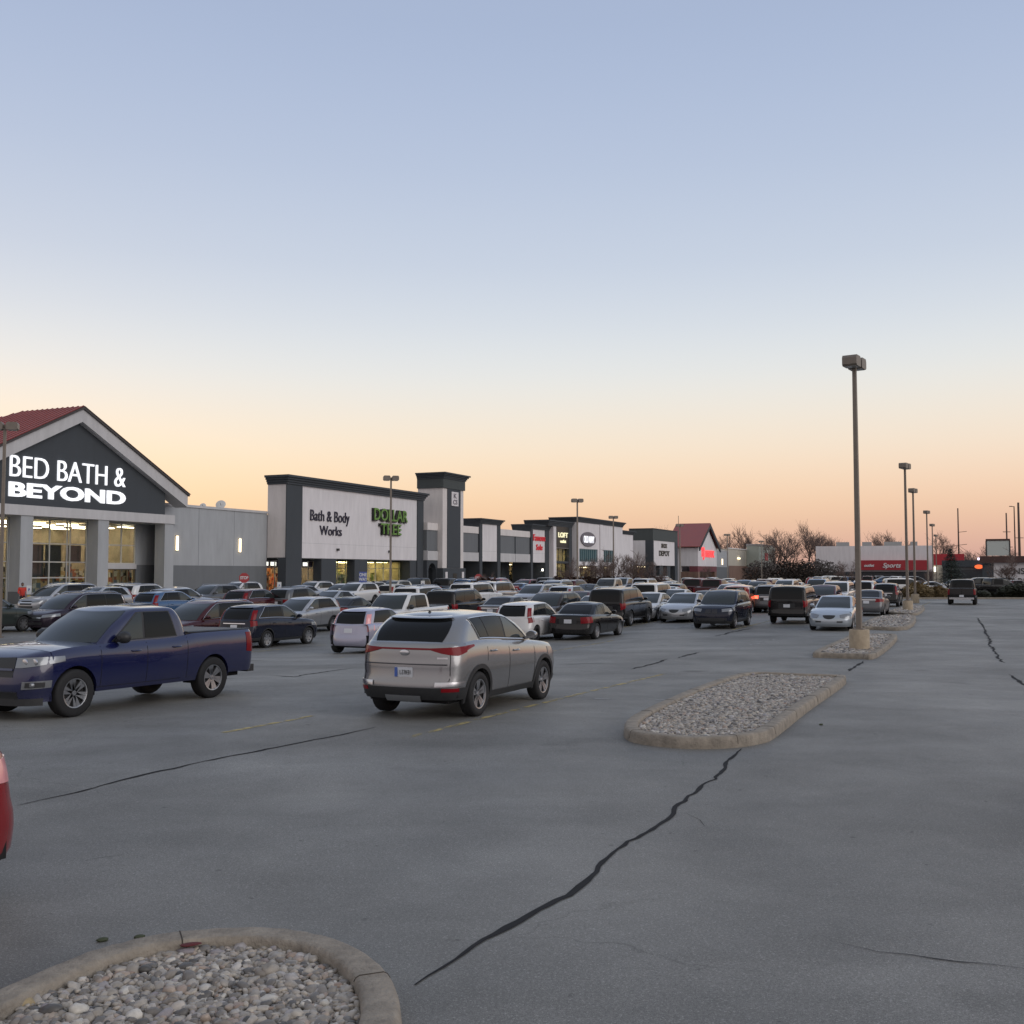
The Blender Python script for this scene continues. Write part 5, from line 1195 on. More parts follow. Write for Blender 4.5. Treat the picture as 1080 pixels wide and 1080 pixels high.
def island(poly,label,kw=.19,h=.14,size=.03,dens=700,lvl=0,seed=1,glabel='',keep=None,sub=5):
    P=smooth_poly(poly,sub); mb=MB(); rings=[]; rn=random.Random(seed)
    for d,z in ((0,-.05),(0,.045),(.010,h*.80),(.024,h*.95),(.042,h),(kw-.03,h),(kw-.010,h*.95),(kw,h*.82),(kw+.005,-.02)):
        rings.append([(x,y,gz(x,y)+z+(rn.uniform(-.004,.004) if z>.05 else 0)) for x,y in inset(P,d)])
    n=len(P); a=sum(P[i][0]*P[(i+1)%n][1]-P[(i+1)%n][0]*P[i][1] for i in range(n))
    G=[r+[r[0]] for r in rings]
    if a<0: G=[r[::-1] for r in G]
    mb.grid(G); root=empty('kerbed_island',(0,0,0)); tag(root,label,'traffic island'); k=mb.build('kerb',CONC,root,smooth=True)
    jm=MB(); JM=mat('kerb_joint_dark',(.06,.05,.04),.95); acc=0; nx_=rn.uniform(.6,1.2)  # joints drawn as thin dark strips across the kerb
    for i in range(n):
        acc+=math.dist(P[i],P[(i+1)%n])
        if acc>nx_:
            acc=0; nx_=rn.uniform(1.3,1.9); a0=rings[2][i]; pts=[(r[i][0],r[i][1],r[i][2]+.001) for r in rings[1:8]]; jm.tube(pts,.004,4)
    if jm.v: jm.build('kerb_joint',JM,k)
    I=inset(P,kw-.01); so_=MB(); cx=sum(p[0] for p in I)/n; cy=sum(p[1] for p in I)/n; vs=[(x,y,gz(x,y)+h*.35) for x,y in I]+[(cx,cy,gz(cx,cy)+h*.35)]
    so_.add(vs,[(i,(i+1)%n,n) if a>0 else ((i+1)%n,i,n) for i in range(n)]); so_.build('soil',mat('island_soil',(.03,.027,.024),.95),root)
    gravel('gravel',inset(P,kw+.01),h*.45,size,dens,lvl,seed,glabel,keep); return root
T=.12
nearpoly=[ground_at(x,y,T) for x,y in [(-260,1200),(-150,1120),(-60,1075),(20,1037),(90,1008),(150,992),(215,983),(280,981),(335,988),(375,1001),(405,1022),(420,1045),(424,1075),(410,1110),(380,1150),(300,1230),(100,1300),(-150,1290)]]
root=island(nearpoly,'rounded concrete kerb island filled with loose river stones, nearest the viewer',.20,.15,.0195,3000,1,3,'loose grey and tan river stones filling the nearest kerbed island',keep=lambda x,y:y>4.9 and x>-4.0)
T=.05
isA=[ground_at(x,y,T) for x,y in [(658,770),(664,778),(690,783),(730,786),(770,785),(800,781),(818,774),(850,749),(892,719),(880,716),(850,715),(795,713),(770,717),(735,729),(700,744),(668,760)]]
island(isA,'long kerb island filled with pale stones, right of the silver crossover',.20,.15,.023,2100,0,5,'pale crushed stones filling the long island right of the silver crossover',sub=4)
isC=[ground_at(x,y,T) for x,y in [(858,690),(870,692),(905,693),(925,692),(946,674),(938,671),(900,672),(888,676)]]
island(isC,'short kerb island around the concrete footing of the nearest tall lamp',.2,.15,.035,700,0,7,'pale stones around the concrete footing of the nearest tall lamp',sub=4)
isD=[ground_at(x,y,T) for x,y in [(905,662),(920,663),(957,663),(966,652),(955,650),(925,652)]]
island(isD,'narrow kerb island just beyond the nearest tall lamp',.2,.15,.045,400,0,8,'pale stones in the narrow island beyond the nearest tall lamp',sub=3)
isE=[ground_at(x,y,T) for x,y in [(935,646),(950,648),(968,648),(975,641),(960,640)]]
island(isE,'small kerb island around the footing of the second tall lamp',.2,.15,.05,250,0,9,'stones around the footing of the second tall lamp',sub=3)
# leaf and yellow rock on the near island
def blob(name,px,h,r_,c,label,cat,sc3=(1,1,1),seed=0):
    x,y=ground_at(px[0],px[1],h); rn=random.Random(seed); v,f=ICO[1]; mb=MB(); mb.add([(p[0]*r_*sc3[0]*(1+rn.uniform(-.12,.12)),p[1]*r_*sc3[1]*(1+rn.uniform(-.12,.12)),p[2]*r_*sc3[2]) for p in v],[tuple(q) for q in f]); tag(mb.build(name,mat(name+'_mat',c,.7,noise=.2,nscale=30),None,(x,y,gz(x,y)+h),rz=.4),label,cat)
blob('rock',(19,1060),.09,.085,(.33,.26,.15),'yellow sandstone lump at the kerb joint of the nearest island','stone',(1,.6,.55),1)
blob('fallen_leaf',(201,996),.13,.05,(.10,.012,.012),'dark red fallen leaf on the stones by the nearest kerb','leaf',(1.2,.6,.15),2)
for i,(p,c,l) in enumerate((((108,991),(.05,.06,.03),'small green clod on the asphalt left of the nearest kerb'),((147,988),(.03,.028,.025),'dark clod on the asphalt against the nearest kerb'),((866,764),(.02,.02,.02),'tiny dark clod on bare asphalt right of the long stone island'))): blob('clod',p,.01,.028,c,l,'debris',(1.3,.8,.5),5+i)

# ------------------------------------------------------------------ lamps
POLE=mat('lamp_bronze',(.20,.172,.145),.5,.3,noise=.15,nscale=3); FOOT=mat('footing_concrete',(.40,.33,.24),.9,noise=.2,nscale=5,bump=.4,bscale=30)
def lamp(x,y,label,group,foot=True,H=9.15,heads=2,rz=0):
    r_=empty('street_lamp',(x,y,gz(x,y)),rz); tag(r_,label,'street lamp',group)
    if foot: MB().lathe([(.30,-.1),(.30,.66),(.29,.70),(.0,.705)],24).build('footing',FOOT,r_,smooth=False,angle=40)
    zb=.74 if foot else .04; MB().box(-.16,.16,-.16,.16,zb-.04,zb).build('base_plate',POLE,r_)
    p=MB(); n=4; s0,s1=.075,.055; p.add([(-s0,-s0,zb),(s0,-s0,zb),(s0,s0,zb),(-s0,s0,zb),(-s1,-s1,H-.35),(s1,-s1,H-.35),(s1,s1,H-.35),(-s1,s1,H-.35)],[(0,1,5,4),(1,2,6,5),(2,3,7,6),(3,0,4,7),(4,5,6,7)]); p.build('pole',POLE,r_)
    dirs={2:(0,math.pi),3:(0,math.pi,-math.pi/2),4:(0,math.pi/2,math.pi,-math.pi/2)}[heads]
    for a in dirs:
        hd=MB(); c,s_=math.cos(a),math.sin(a)
        def tr(l): return [(q[0]*c-q[1]*s_,q[0]*s_+q[1]*c,q[2]) for q in l]
        b=MB(); b.prism_y([(.06,H-.42),(.10,H-.45),(.48,H-.45),(.53,H-.40),(.53,H-.20),(.48,H-.12),(.12,H-.12),(.06,H-.20)],-.22,.22); b.box(.0,.08,-.05,.05,H-.34,H-.24); hd.add(tr(b.v),b.f); hh=hd.build('lamp_head',POLE,r_,recalc=True)
        l=MB(); l.box(.12,.46,-.18,.18,H-.462,H-.452); q=MB(); q.add(tr(l.v),l.f); q.build('lens',mat('lamp_lens',(.35,.36,.36),.2),hh)
    return r_
ord_=['nearest','second','third','fourth','fifth','farthest']
for i,(s_,x,hh) in enumerate(((34.4,904.5,2),(17.3,956,2),(13.3,964,2),(9.8,978,2),(7.7,983.5,2),(6,987,2))):
    Y=F/s_; X=(x-540)/F*Y; lamp(X,Y,'bronze lamp pole on a concrete footing, %s of the row beside the open drive lane'%ord_[i],'lamp poles beside the open drive lane',True,9.2,hh,math.pi/2-math.atan((x-540)/F)-.28)
names=['cut by the left picture edge in front of the gabled store','before the green dollar shop lettering','before the grey oval sign','just right of the grey oval sign, before the white clothing store','before the wall left of the red roofed gable','left of the tan store with brick base','farthest of the row near the shops, before the tan store']
for i,(s_,x,hh) in enumerate(((24.9,2,2),(15.3,412,2),(11.6,609,2),(8.9,647,2),(7.6,717,2),(6.07,767,2),(5.0,803,2))):
    Y=F/s_; X=(x-540)/F*Y; lamp(X,Y,'slim dark lamp '+names[i],'lamp poles among the parked cars',False,9.25,hh,.25)

# ------------------------------------------------------------------ trees
BARK=mat('bark',(.075,.058,.048),.9,noise=.2,nscale=2); TWIG=mat('twigs',(.15,.108,.094),.9)
def tree_meshes(name,H,spread,levels,seed,trunk_r=.2,nb=(5,7),twigr=.02,low=.25):
    rn=random.Random(seed); tr=MB(); cr_=MB()
    def grow(p,d,L,r_,lev):
        n=3; pts=[p]; rs=[r_]; q=Vector(p); dd=Vector(d)
        for i in range(n):
            dd=(dd+Vector((rn.gauss(0,.16),rn.gauss(0,.16),rn.gauss(.04,.10)))).normalized(); q=q+dd*L/n; pts.append(tuple(q)); rs.append(max(twigr*.6,r_*(1-.55*(i+1)/n)))
        (tr if lev==0 else cr_).tube(pts,rs,6 if lev==0 else 4 if lev==1 else 3,caps=False)
        if lev>=levels: return
        k=rn.randint(*nb)
        for j in range(k):
            t=rn.uniform(low if lev==0 else .2,1); idx=min(n-1,int(t*n)); f=t*n-idx; base=Vector(pts[idx]).lerp(Vector(pts[idx+1]),f)
            ax=dd.orthogonal().normalized(); ax.rotate(Matrix.Rotation(rn.uniform(0,6.28),3,dd)); ang=rn.uniform(.45,.95)*spread
            nd_=(dd*math.cos(ang)+ax*math.sin(ang)+Vector((0,0,.18))).normalized()
            grow(tuple(base),nd_,L*rn.uniform(.5,.75),max(twigr,rs[idx]*.55),lev+1)
    grow((0,0,0),(0,0,1),H*.45,trunk_r,0)
    return tr.mesh('trunk',[BARK],smooth=True),cr_.mesh('crown',[TWIG])
TREES=[tree_meshes('t',18,.85,4,s_,.30,(4,6),.032) for s_ in (1,2,3,4)]
SMALL=[tree_meshes('s',6.5,1.05,4,s_,.09,(5,6),.014,.15) for s_ in (11,12,13)]
def plant(name,meshes,x,y,sc_,label,cat,group=None,rz=0):
    r_=empty(name,(x,y,gz(x,y)),rz); r_.scale=(sc_,sc_,sc_); tag(r_,label,cat,group); link('trunk',meshes[0],r_); link('crown',meshes[1],r_); return r_
def atpx(px,Y): return (px-540)/F*Y
far=[(672,330,.8,'behind the white clothing store roof'),(690,340,.95,'behind the wall left of the two line dark sign'),(706,345,1.15,'behind the charcoal topped store, left one'),(716,340,1.1,'behind the charcoal topped store, right one'),(757,350,1.0,'just right of the red roofed gable'),(778,360,1.15,'behind the wall left of the tan store'),(786,350,1.2,'behind the middle of the tan store'),(818,300,1.0,'at the right end of the tan store'),(828,310,1.05,'first above the dark thicket'),(838,300,1.1,'second above the dark thicket'),(849,310,1.15,'third above the dark thicket'),(862,300,1.1,'at the right end of the dark thicket'),(873,290,1.0,'at the left corner of the red awning store'),(884,310,1.0,'behind the left half of the red awning store'),(922,330,.95,'behind the red awning store left of centre'),(934,320,1.15,'behind the middle of the red awning store'),(946,330,1.15,'behind the right half of the red awning store'),(960,330,.85,'behind the right end of the red awning store'),(985,330,1.0,'above the red restaurant'),(1020,330,.75,'beside the tall power pole'),(1028,330,.7,'left of the white roadside sign'),(1050,260,.7,'behind the white roadside sign')]
for i,(px,Y,s_,w_) in enumerate(far): plant('bare_tree',TREES[i%4],atpx(px,Y),Y,s_*.95,'tall leafless tree '+w_,'tree','leafless trees along the skyline',rz=i*1.7)
near=[(603,118,.75,'before the lit shop with the yellow sign'),(617,122,.85,'below the grey oval sign'),(630,120,.8,'below the teal upper windows'),(640,124,.9,'right of the lamp by the oval sign'),(652,125,.95,'before the right end of the large white store'),(662,128,.85,'before the small white shop'),(671,130,.9,'before the corner of the charcoal topped store'),(681,130,.8,'below the side of the charcoal topped store'),(507,92,.45,'before the plain white panel block'),(700,140,.6,'below the dark two line sign'),(742,160,.7,'before the red roofed gable'),(886,130,.75,'before the red awning store'),(1064,105,.85,'before the low white shop at the right edge'),(976,150,.6,'beside the restaurant entry')]
for i,(px,Y,s_,w_) in enumerate(near): plant('small_bare_tree',SMALL[i%3],atpx(px,Y),Y,s_,'small leafless tree with dense brown twigs '+w_,'tree','small leafless trees in the planting beds',rz=i*2.1)
# thicket
def shrubmesh(seed,n,w_,h,c,leaf=.05,name='foliage'):
    rn=random.Random(seed); mb=MB()
    for i in range(n):
        a=rn.uniform(0,6.28); r_=w_*math.sqrt(rn.random()); z=h*rn.random()*(1-.45*(r_/w_)**2); x,y=r_*math.cos(a),r_*math.sin(a); t=rn.uniform(0,3.14); l=leaf*rn.uniform(.6,1.5); d=Vector((math.cos(t)*l,math.sin(t)*l,rn.uniform(-.4,1)*l)); e=Vector((-math.sin(t)*l*.5,math.cos(t)*l*.5,l*.35))
        mb.add([(x,y,z),(x+e.x+d.x*.5,y+e.y+d.y*.5,z+e.z+d.z*.5),(x+d.x,y+d.y,z+d.z),(x-e.x+d.x*.5,y-e.y+d.y*.5,z-e.z*.2+d.z*.5)],[(0,1,2,3)])
    return mb.mesh(name,[c])
THK=mat('thicket_brown',(.085,.07,.06),.9); HED=mat('hedge_green',(.05,.055,.035),.8); DRY=mat('dry_grass',(.26,.20,.11),.9)
tm=shrubmesh(1,2600,5,5.5,THK,.35)
for i,(px,w_) in enumerate(((806,'left part'),(822,'left of middle'),(838,'middle'),(852,'right of middle'),(864,'right part'))):
    r_=empty('thicket',(atpx(px,245+5*(i%2)),245+5*(i%2),0),i); tag(r_,'dark leafless thicket between the tan store and the red awning store, '+w_,'bush','dark thicket'); link('foliage',tm,r_)
# evergreen
def evergreen(x,y,H,w_,label,seed=3):
    rn=random.Random(seed); mb=MB()
    for i in range(3800):
        z=H*(1-rn.random()**.6)*.97+.15; r_=w_*(1-z/H)**.8*rn.uniform(.45,1.08)*(1+.18*math.sin(z*9+rn.random())); a=rn.uniform(0,6.28); p=Vector((r_*math.cos(a),r_*math.sin(a),z)); d=Vector((math.cos(a),math.sin(a),-.35))*rn.uniform(.15,.35); e=Vector((-math.sin(a),math.cos(a),0))*.08
        mb.add([p-e,p+e,p+d],[(0,1,2)])
    r_=empty('evergreen_tree',(x,y,gz(x,y))); tag(r_,label,'tree'); mb.build('crown',mat('needles',(.022,.035,.024),.8),r_); MB().tube([(0,0,0),(0,0,H*.9)],[.14,.02],6).build('trunk',BARK,r_)
evergreen(atpx(1002.5,140),140,5.7,2.2,'dark conical evergreen left of the black pickups')
# median planting at the end of the lot
def stripz(x0,x1,y0,y1,m,name,z=.14,kind='structure'):
    mb=MB(); mb.box(x0,x1,y0,y1,-.3,z); tag(mb.build(name,m),kind=kind)
k=MB(); k.box(34.5,120,97.2,97.45,-.2,.15); tag(k.build('kerb',CONC),kind='structure')
stripz(34.6,120,97.45,103.5,mat('winter_turf',(.085,.07,.04),.95,noise=.3,nscale=2),'planting_bed',.12)
k=MB(); k.box(47.6,48.0,88,97.2,-.2,.16); k.box(48,62,88,88.3,-.2,.15); tag(k.build('kerb',CONC),kind='structure')
gm=shrubmesh(5,1400,.8,1.1,DRY,.22,'foliage')
for i,(px,Y,s_) in enumerate(((958,99,1.0),(966,99.5,1.3),(972,98.8,1.1),(980,99.5,.9),(988,99,1.0),(995,99.5,.8))):
    r_=empty('ornamental_grass',(atpx(px,Y),Y,.1),i*2); r_.scale=(s_,s_,s_*.9); tag(r_,'tan dry ornamental grass clump in the bed left of the black pickup','grass clump','dry grass clumps left of the black pickup'); link('foliage',gm,r_)
hm=shrubmesh(6,2600,1.3,1.7,HED,.16)
for i,(px,Y,s_) in enumerate(((1034,99,.6),(1045,99.5,.5),(1068,99.5,1.15),(1079,99,1.2),(1090,99,1.2))):
    r_=empty('hedge_shrub',(atpx(px,Y),Y,.1),i*2); r_.scale=(s_,s_,s_*.62); tag(r_,'dark evergreen shrub in the bed right of the black pickup','shrub','dark shrubs right of the black pickup'); link('foliage',hm,r_)
fm_=shrubmesh(8,3000,1.2,1.3,mat('reddish_shrub',(.075,.045,.035),.9),.14)
for i,(px,Y) in enumerate(((590,112),(606,116),(622,117),(638,118),(654,120),(672,124),(690,126),(512,90))):
    r_=empty('planting_bed_shrub',(atpx(px,Y),Y,0),i); r_.scale=(1.5,1.5,1.5); tag(r_,'low reddish brown shrub in the planting beds before the shops','shrub','low shrubs before the shops'); link('foliage',fm_,r_)

# ------------------------------------------------------------------ poles, wires and signs
PW=mat('pole_wood',(.085,.06,.05),.9)
def upole(px,ytop,Y,arms,label,r_=.2):
    H=CAMH+(604-ytop)/F*Y; x=atpx(px,Y); o=empty('power_pole',(x,Y,0)); tag(o,label,'power pole','power poles on the right'); MB().tube([(0,0,0),(0,0,H)],[r_*1.2,r_*.8],8).build('pole',PW,o,smooth=True)
    for d,l in arms: MB().tube([(-l*.5,0,H-d),(l*.5,0,H-d)],.09,5).build('cross_arm',PW,o)
    return Vector((x,Y,H))
pa=upole(1011,536,330,((3,0.1),),'tall power pole with short side insulators above the far signs',.24)
q=MB()
for d in (7.5,11.5,15.5): q.tube([(0,0,pa.z-d),(2.6,0,pa.z-d+.3)],.08,5)
q.build('insulator_arm',PW,bpy.data.objects['power_pole'])
pb=upole(1062,541,280,((5,2),(9,3),(14,7),(16.5,6)),'power pole with stacked cross arms above the white roadside sign',.22)
pc=upole(1075,530,300,((10,2.5),(16,6)),'thick power pole nearest the right edge with two cross arms',.35)
x=atpx(1070.5,250); H=CAMH+(604-534)/F*250; o=empty('road_lamp',(x,250,0)); tag(o,'tall road lamp with a single arm reaching left among the power poles','street lamp'); MB().tube([(0,0,0),(0,0,H)],[.22,.12],8).build('pole',PW,o); MB().tube([(0,0,H-.1),(-.9,0,H)],.08,5).build('arm',PW,o); MB().box(-1.1,-.5,-.15,.15,H-.1,H+.08).build('lamp_head',PW,o)
for i,(d,e,l) in enumerate(((23,14,'upper'),(25.5,16.5,'lower'))):
    a=Vector((pa.x,pa.y,pa.z-d*.33-4)); b=Vector((pb.x,pb.y,pb.z-e)); pts=[tuple(a.lerp(b,t)-Vector((0,0,1.2*math.sin(math.pi*t)))) for t in np.linspace(0,1,9)]; tag(MB().tube(pts,.06,4).build('power_line',PW),l+' wire slung between the single tall pole and the pole with stacked arms','wire')
a=Vector((pa.x,pa.y,pa.z-11.6)); b=a+Vector((-95,60,-1)); tag(MB().tube([tuple(a.lerp(b,t)-Vector((0,0,1.5*math.sin(math.pi*t)))) for t in np.linspace(0,1,9)],.06,4).build('power_line',PW),'wire leaving the single tall pole towards the skyline trees','wire')

STEEL=mat('sign_post_steel',(.25,.25,.25),.5,.6)
def post_sign(px,Y,zc,w_,h,label,cat,face,backm=None,postz=None,oct_=False,txt=None,tm_=None,foot=None,v=None):
    x=atpx(px,Y); z0=gz(x,Y); o=empty('traffic_sign',(x,Y,z0),.35); tag(o,label,cat); MB().tube([(0,0,0),(0,0,zc+h*.4)],.035,6).build('post',STEEL,o)
    mb=MB()
    if oct_: mb.prism_y([(w_/2*math.cos(R(22.5+45*i))*1.08,zc+h/2*math.sin(R(22.5+45*i))*1.08) for i in range(8)],-.06,-.04)
    else: mb.box(-w_/2,w_/2,-.06,-.04,zc-h/2,zc+h/2)
    f=mb.build('sign_face',face,o,recalc=True)
    if txt:
        cu=bpy.data.curves.new('sign_lettering','FONT'); cu.body=txt; cu.size=h*.42; cu.align_x='CENTER'; cu.align_y='CENTER'; cu.extrude=.004; cu.offset=.01; cu.materials.append(tm_); t=text_mesh('sign_lettering',cu,f,(0,-.066,zc)); t.rotation_euler=(R(90),0,0); t.scale=(.8,1,1)
    if foot: MB().lathe([(.12,0),(.12,1.0),(.02,1.02)],12).build('bollard',foot,o)
    return o
WS=mat('sign_white',(.6,.62,.63),.5); RS=mat('sign_red_face',(.33,.03,.035),.5); BS=mat('sign_blue',(.05,.08,.30),.5); YB=mat('bollard_yellow',(.50,.36,.05),.6)
post_sign(258,82,2.0,.75,.75,'red octagonal stop sign before the dark base of the blue-grey wing','stop sign',RS,oct_=True,txt='STOP',tm_=WS)
post_sign(504.5,100,1.9,.75,.75,'red octagonal stop sign before the plain white panel block','stop sign',RS,oct_=True,txt='STOP',tm_=WS)
post_sign(295,78,1.45,.30,.55,'white and blue disabled parking sign before the orange lit shop','parking sign',WS,txt='P',tm_=BS)
post_sign(446,86,1.45,.32,.6,'white and blue disabled parking sign right of the white pickup','parking sign',WS,txt='P',tm_=BS)
post_sign(383,84,2.05,.62,.85,'large blue notice sign before the green lit dollar shop','sign',BS,txt='ONE\nWAY',tm_=WS)
post_sign(32,66,1.35,.28,.55,'disabled parking sign on a yellow bollard beside the person in red','parking sign',WS,txt='P',tm_=BS,foot=YB)

# people
def person(x,y,h,label,top,bottom,hair,rz=0,pose='walk'):
    z0=gz(x,y)+.0; k=h/1.75
    J={'pelvis':(0,0,.93),'spine':(0,.01,1.12),'chest':(0,.0,1.32),'neck':(0,.0,1.47),'hl':(-.09,0,.88),'kl':(-.10,-.10,.50),'al':(-.10,.04,.08),'tl':(-.10,-.12,.04),'hr':(.09,0,.88),'kr':(.10,.02,.50),'ar':(.10,.22,.12),'tr':(.10,.10,.04),
       'sl':(-.19,.0,1.40),'el':(-.25,-.04,1.14),'wl':(-.20,-.24,1.02),'sr':(.19,.0,1.40),'er':(.25,-.04,1.14),'wr':(.20,-.24,1.02)}
    rad={'pelvis':.15,'spine':.145,'chest':.165,'neck':.06,'hl':.10,'kl':.065,'al':.045,'tl':.04,'hr':.10,'kr':.065,'ar':.045,'tr':.04,'sl':.085,'el':.055,'wl':.035,'sr':.085,'er':.055,'wr':.035}
    E=[('pelvis','spine'),('spine','chest'),('chest','neck'),('pelvis','hl'),('hl','kl'),('kl','al'),('al','tl'),('pelvis','hr'),('hr','kr'),('kr','ar'),('ar','tr'),('chest','sl'),('sl','el'),('el','wl'),('chest','sr'),('sr','er'),('er','wr')]
    ks=list(J); me=bpy.data.meshes.new('body'); me.from_pydata([tuple(c*k for c in J[q]) for q in ks],[(ks.index(a),ks.index(b)) for a,b in E],[]); o=link('body',me)
    md=o.modifiers.new('skin','SKIN'); 
    for i,q in enumerate(ks): me.skin_vertices[0].data[i].radius=(rad[q]*k,rad[q]*k); me.skin_vertices[0].data[i].use_root=(q=='pelvis')
    o.modifiers.new('sub','SUBSURF').levels=1
    dg=bpy.context.evaluated_depsgraph_get(); m2=bpy.data.meshes.new_from_object(o.evaluated_get(dg)); bpy.data.objects.remove(o)
    m2.materials.clear(); SK=mat('skin',(.16,.09,.06),.6); m2.materials.append(top); m2.materials.append(bottom); m2.materials.append(SK)
    for p in m2.polygons:
        c=p.center; z=c.z/k; p.use_smooth=True
        p.material_index=1 if z<.93 and not (abs(c.x)>.17*k) else 2 if (z>1.44 or (z<1.07 and c.y<-.16*k and abs(c.x)>.13*k)) else 0
    r_=empty('person',(x,y,z0),rz); tag(r_,label,'person'); b=link('body',m2,r_)
    hd=MB(); v,f=ICO[1]; hd.add([(p[0]*.078*k,(p[1]*.095-.01)*k,(p[2]*.115+1.62)*k) for p in v],[tuple(q) for q in f]); hd.add([(0,-.12*k,1.60*k),(.015*k,-.098*k,1.58*k),(-.015*k,-.098*k,1.58*k),(0,-.095*k,1.64*k)],[(0,1,3),(0,3,2),(0,2,1)]); h_=hd.build('head',SK,r_,smooth=True)
    ha=MB(); ha.add([(p[0]*.086*k,(p[1]*.10+.012)*k,(p[2]*.105+1.65)*k) for p in v if True],[tuple(q) for q in f]); ha.build('hair',hair,h_,smooth=True)
    for sx in (-1,1):
        hn=MB()
        for fi in range(4): bx=sx*.20+(-.03+.02*fi)*1; hn.tube([(bx*k,-.245*k,1.02*k),(bx*k,-.30*k,1.005*k),(bx*k,-.315*k,.97*k)],[.011*k,.010*k,.008*k],5)
        hn.tube([(sx*.17*k,-.24*k,1.03*k),(sx*.15*k,-.275*k,1.04*k)],.011*k,5); hn.box((sx*.20-.04)*k,(sx*.20+.04)*k,-.26*k,-.215*k,1.005*k,1.035*k); hn.build('hand',SK,r_)
    return r_
person(atpx(25,68),68,1.78,'person in a bright red jacket and dark trousers beside the yellow bollard',mat('red_jacket',(.55,.045,.03),.8),mat('dark_trousers',(.02,.022,.03),.8),mat('black_hair',(.01,.01,.01),.7),.6)
person(atpx(394,84),84,1.75,'person in black seen against the lit dollar shop window',mat('black_coat',(.012,.012,.014),.8),mat('dark_trousers',(.02,.022,.03),.8),mat('black_hair',(.01,.01,.01),.7),-1.2)
# pavement in front of the shops
def uvstrip(u0,u1,v0,v1,z0,z1,name,m):
    mb=MB(); P=[uv(u0,v0),uv(u1,v0),uv(u1,v1),uv(u0,v1)]; mb.prism(P[::-1],z0,z1); tag(mb.build(name,m,recalc=True),kind='structure')
uvstrip(30,340,-76.8,-60.5,-.3,.1,'pavement',mat('pavement_concrete',(.26,.25,.24),.9,noise=.15,nscale=1.5))
# ------------------------------------------------------------------ cars on the lot
PT={'champagne':paint('champagne',(.27,.272,.278),.7,.24),'blue':paint('deep_blue',(.005,.008,.055),.0,.25),'black':paint('black',(.006,.006,.007),.1,.2,.4,.3),'navy':paint('navy',(.007,.010,.024),.2,.2,.4,.3),
 'white':paint('white',(.62,.62,.62),0,.3),'silver':paint('silver2',(.40,.41,.43),.6,.3),'grey':paint('grey',(.11,.115,.125),.4,.28,.4,.3),'plum':paint('plum',(.025,.016,.03),.3,.25,.4,.3),'maroon':paint('maroon',(.06,.008,.012),.3,.25,.4,.3),
 'red':paint('red',(.22,.006,.010),.0,.25,.5,.4),'greygreen':paint('grey_green',(.035,.045,.042),.3,.28,.4,.3),'lavender':paint('lavender',(.36,.36,.46),.4,.3),'blue2':paint('mid_blue',(.03,.09,.20),.3,.25),'orange':paint('orange',(.38,.09,.02),.2,.25),
 'cream':paint('cream',(.50,.46,.38),.2,.3),'iceblue':paint('ice_silver',(.40,.45,.50),.5,.28),'brown':paint('brown',(.035,.026,.022),.3,.25,.4,.3)}
HEAD={'R':YAW_A,'F':YAW_A+math.pi}
PL=[]
GRP='cars parked on the lot'
def put(o,x,y,rz,label,cat,group=GRP):
    o.location=(x,y,gz(x,y)); o.rotation_euler[2]=rz
    # lean with the slope of the lot
    c,s_=math.cos(rz),math.sin(rz); dl=(gz(x+c*1.3,y+s_*1.3)-gz(x-c*1.3,y-s_*1.3))/2.6; o.rotation_euler[1]=-math.atan(dl)
    tag(o,label,cat,group); PL.append(to_uv(x,y)); return o
CATN={'kia':'car','colorado':'pickup truck','volvo':'car','sedan':'car','lexus':'car','hatch':'car','spark':'car','crossover':'car','bmw':'car','boxsuv':'car','minivan':'minivan','bigpickup':'pickup truck'}
NM={'pickup truck':'pickup_truck','car':'parked_car','minivan':'minivan'}
def place(px,s_,key,col_,face,label,dyaw=0,tail='red',gf='glass2'):
    Y=F/s_; X=(px-540)/F*Y; m=s_<13.5
    o=build_car(key,PT[col_],tail,m,NM[CATN[key]],gf); return put(o,X,Y,HEAD[face]+dyaw,label,CATN[key])
# the two nearest
hd=YAW_A+R(.5); f=Vector((math.cos(hd),math.sin(hd))); l=Vector((-f.y,f.x)); P=Vector(ground_at(500,755)); Cc=P+f*(2.24-.90)+l*.80
o=build_car('kia',PT['champagne'],'red',False,'parked_car'); put(o,Cc.x,Cc.y,hd,'silver beige crossover seen from behind with a red light bar, by the yellow line','car')
hd=YAW_A+math.pi-R(2); f=Vector((math.cos(hd),math.sin(hd))); l=Vector((-f.y,f.x)); P=Vector(ground_at(75,756)); Cc=P-f*(2.7-.93)*.965-l*.80
o=build_car('colorado',PT['blue'],'red',False,'pickup_truck'); o.scale=(.965,.965,.965); put(o,Cc.x,Cc.y,hd,'deep blue crew cab pickup with a covered bed at the left','pickup truck')
o=build_car('sedan',PT['red'],'pinklamp',False,'parked_car'); put(o,-5.14,5.95,YAW_A+math.pi,'bright red car cut off by the left picture edge','car')
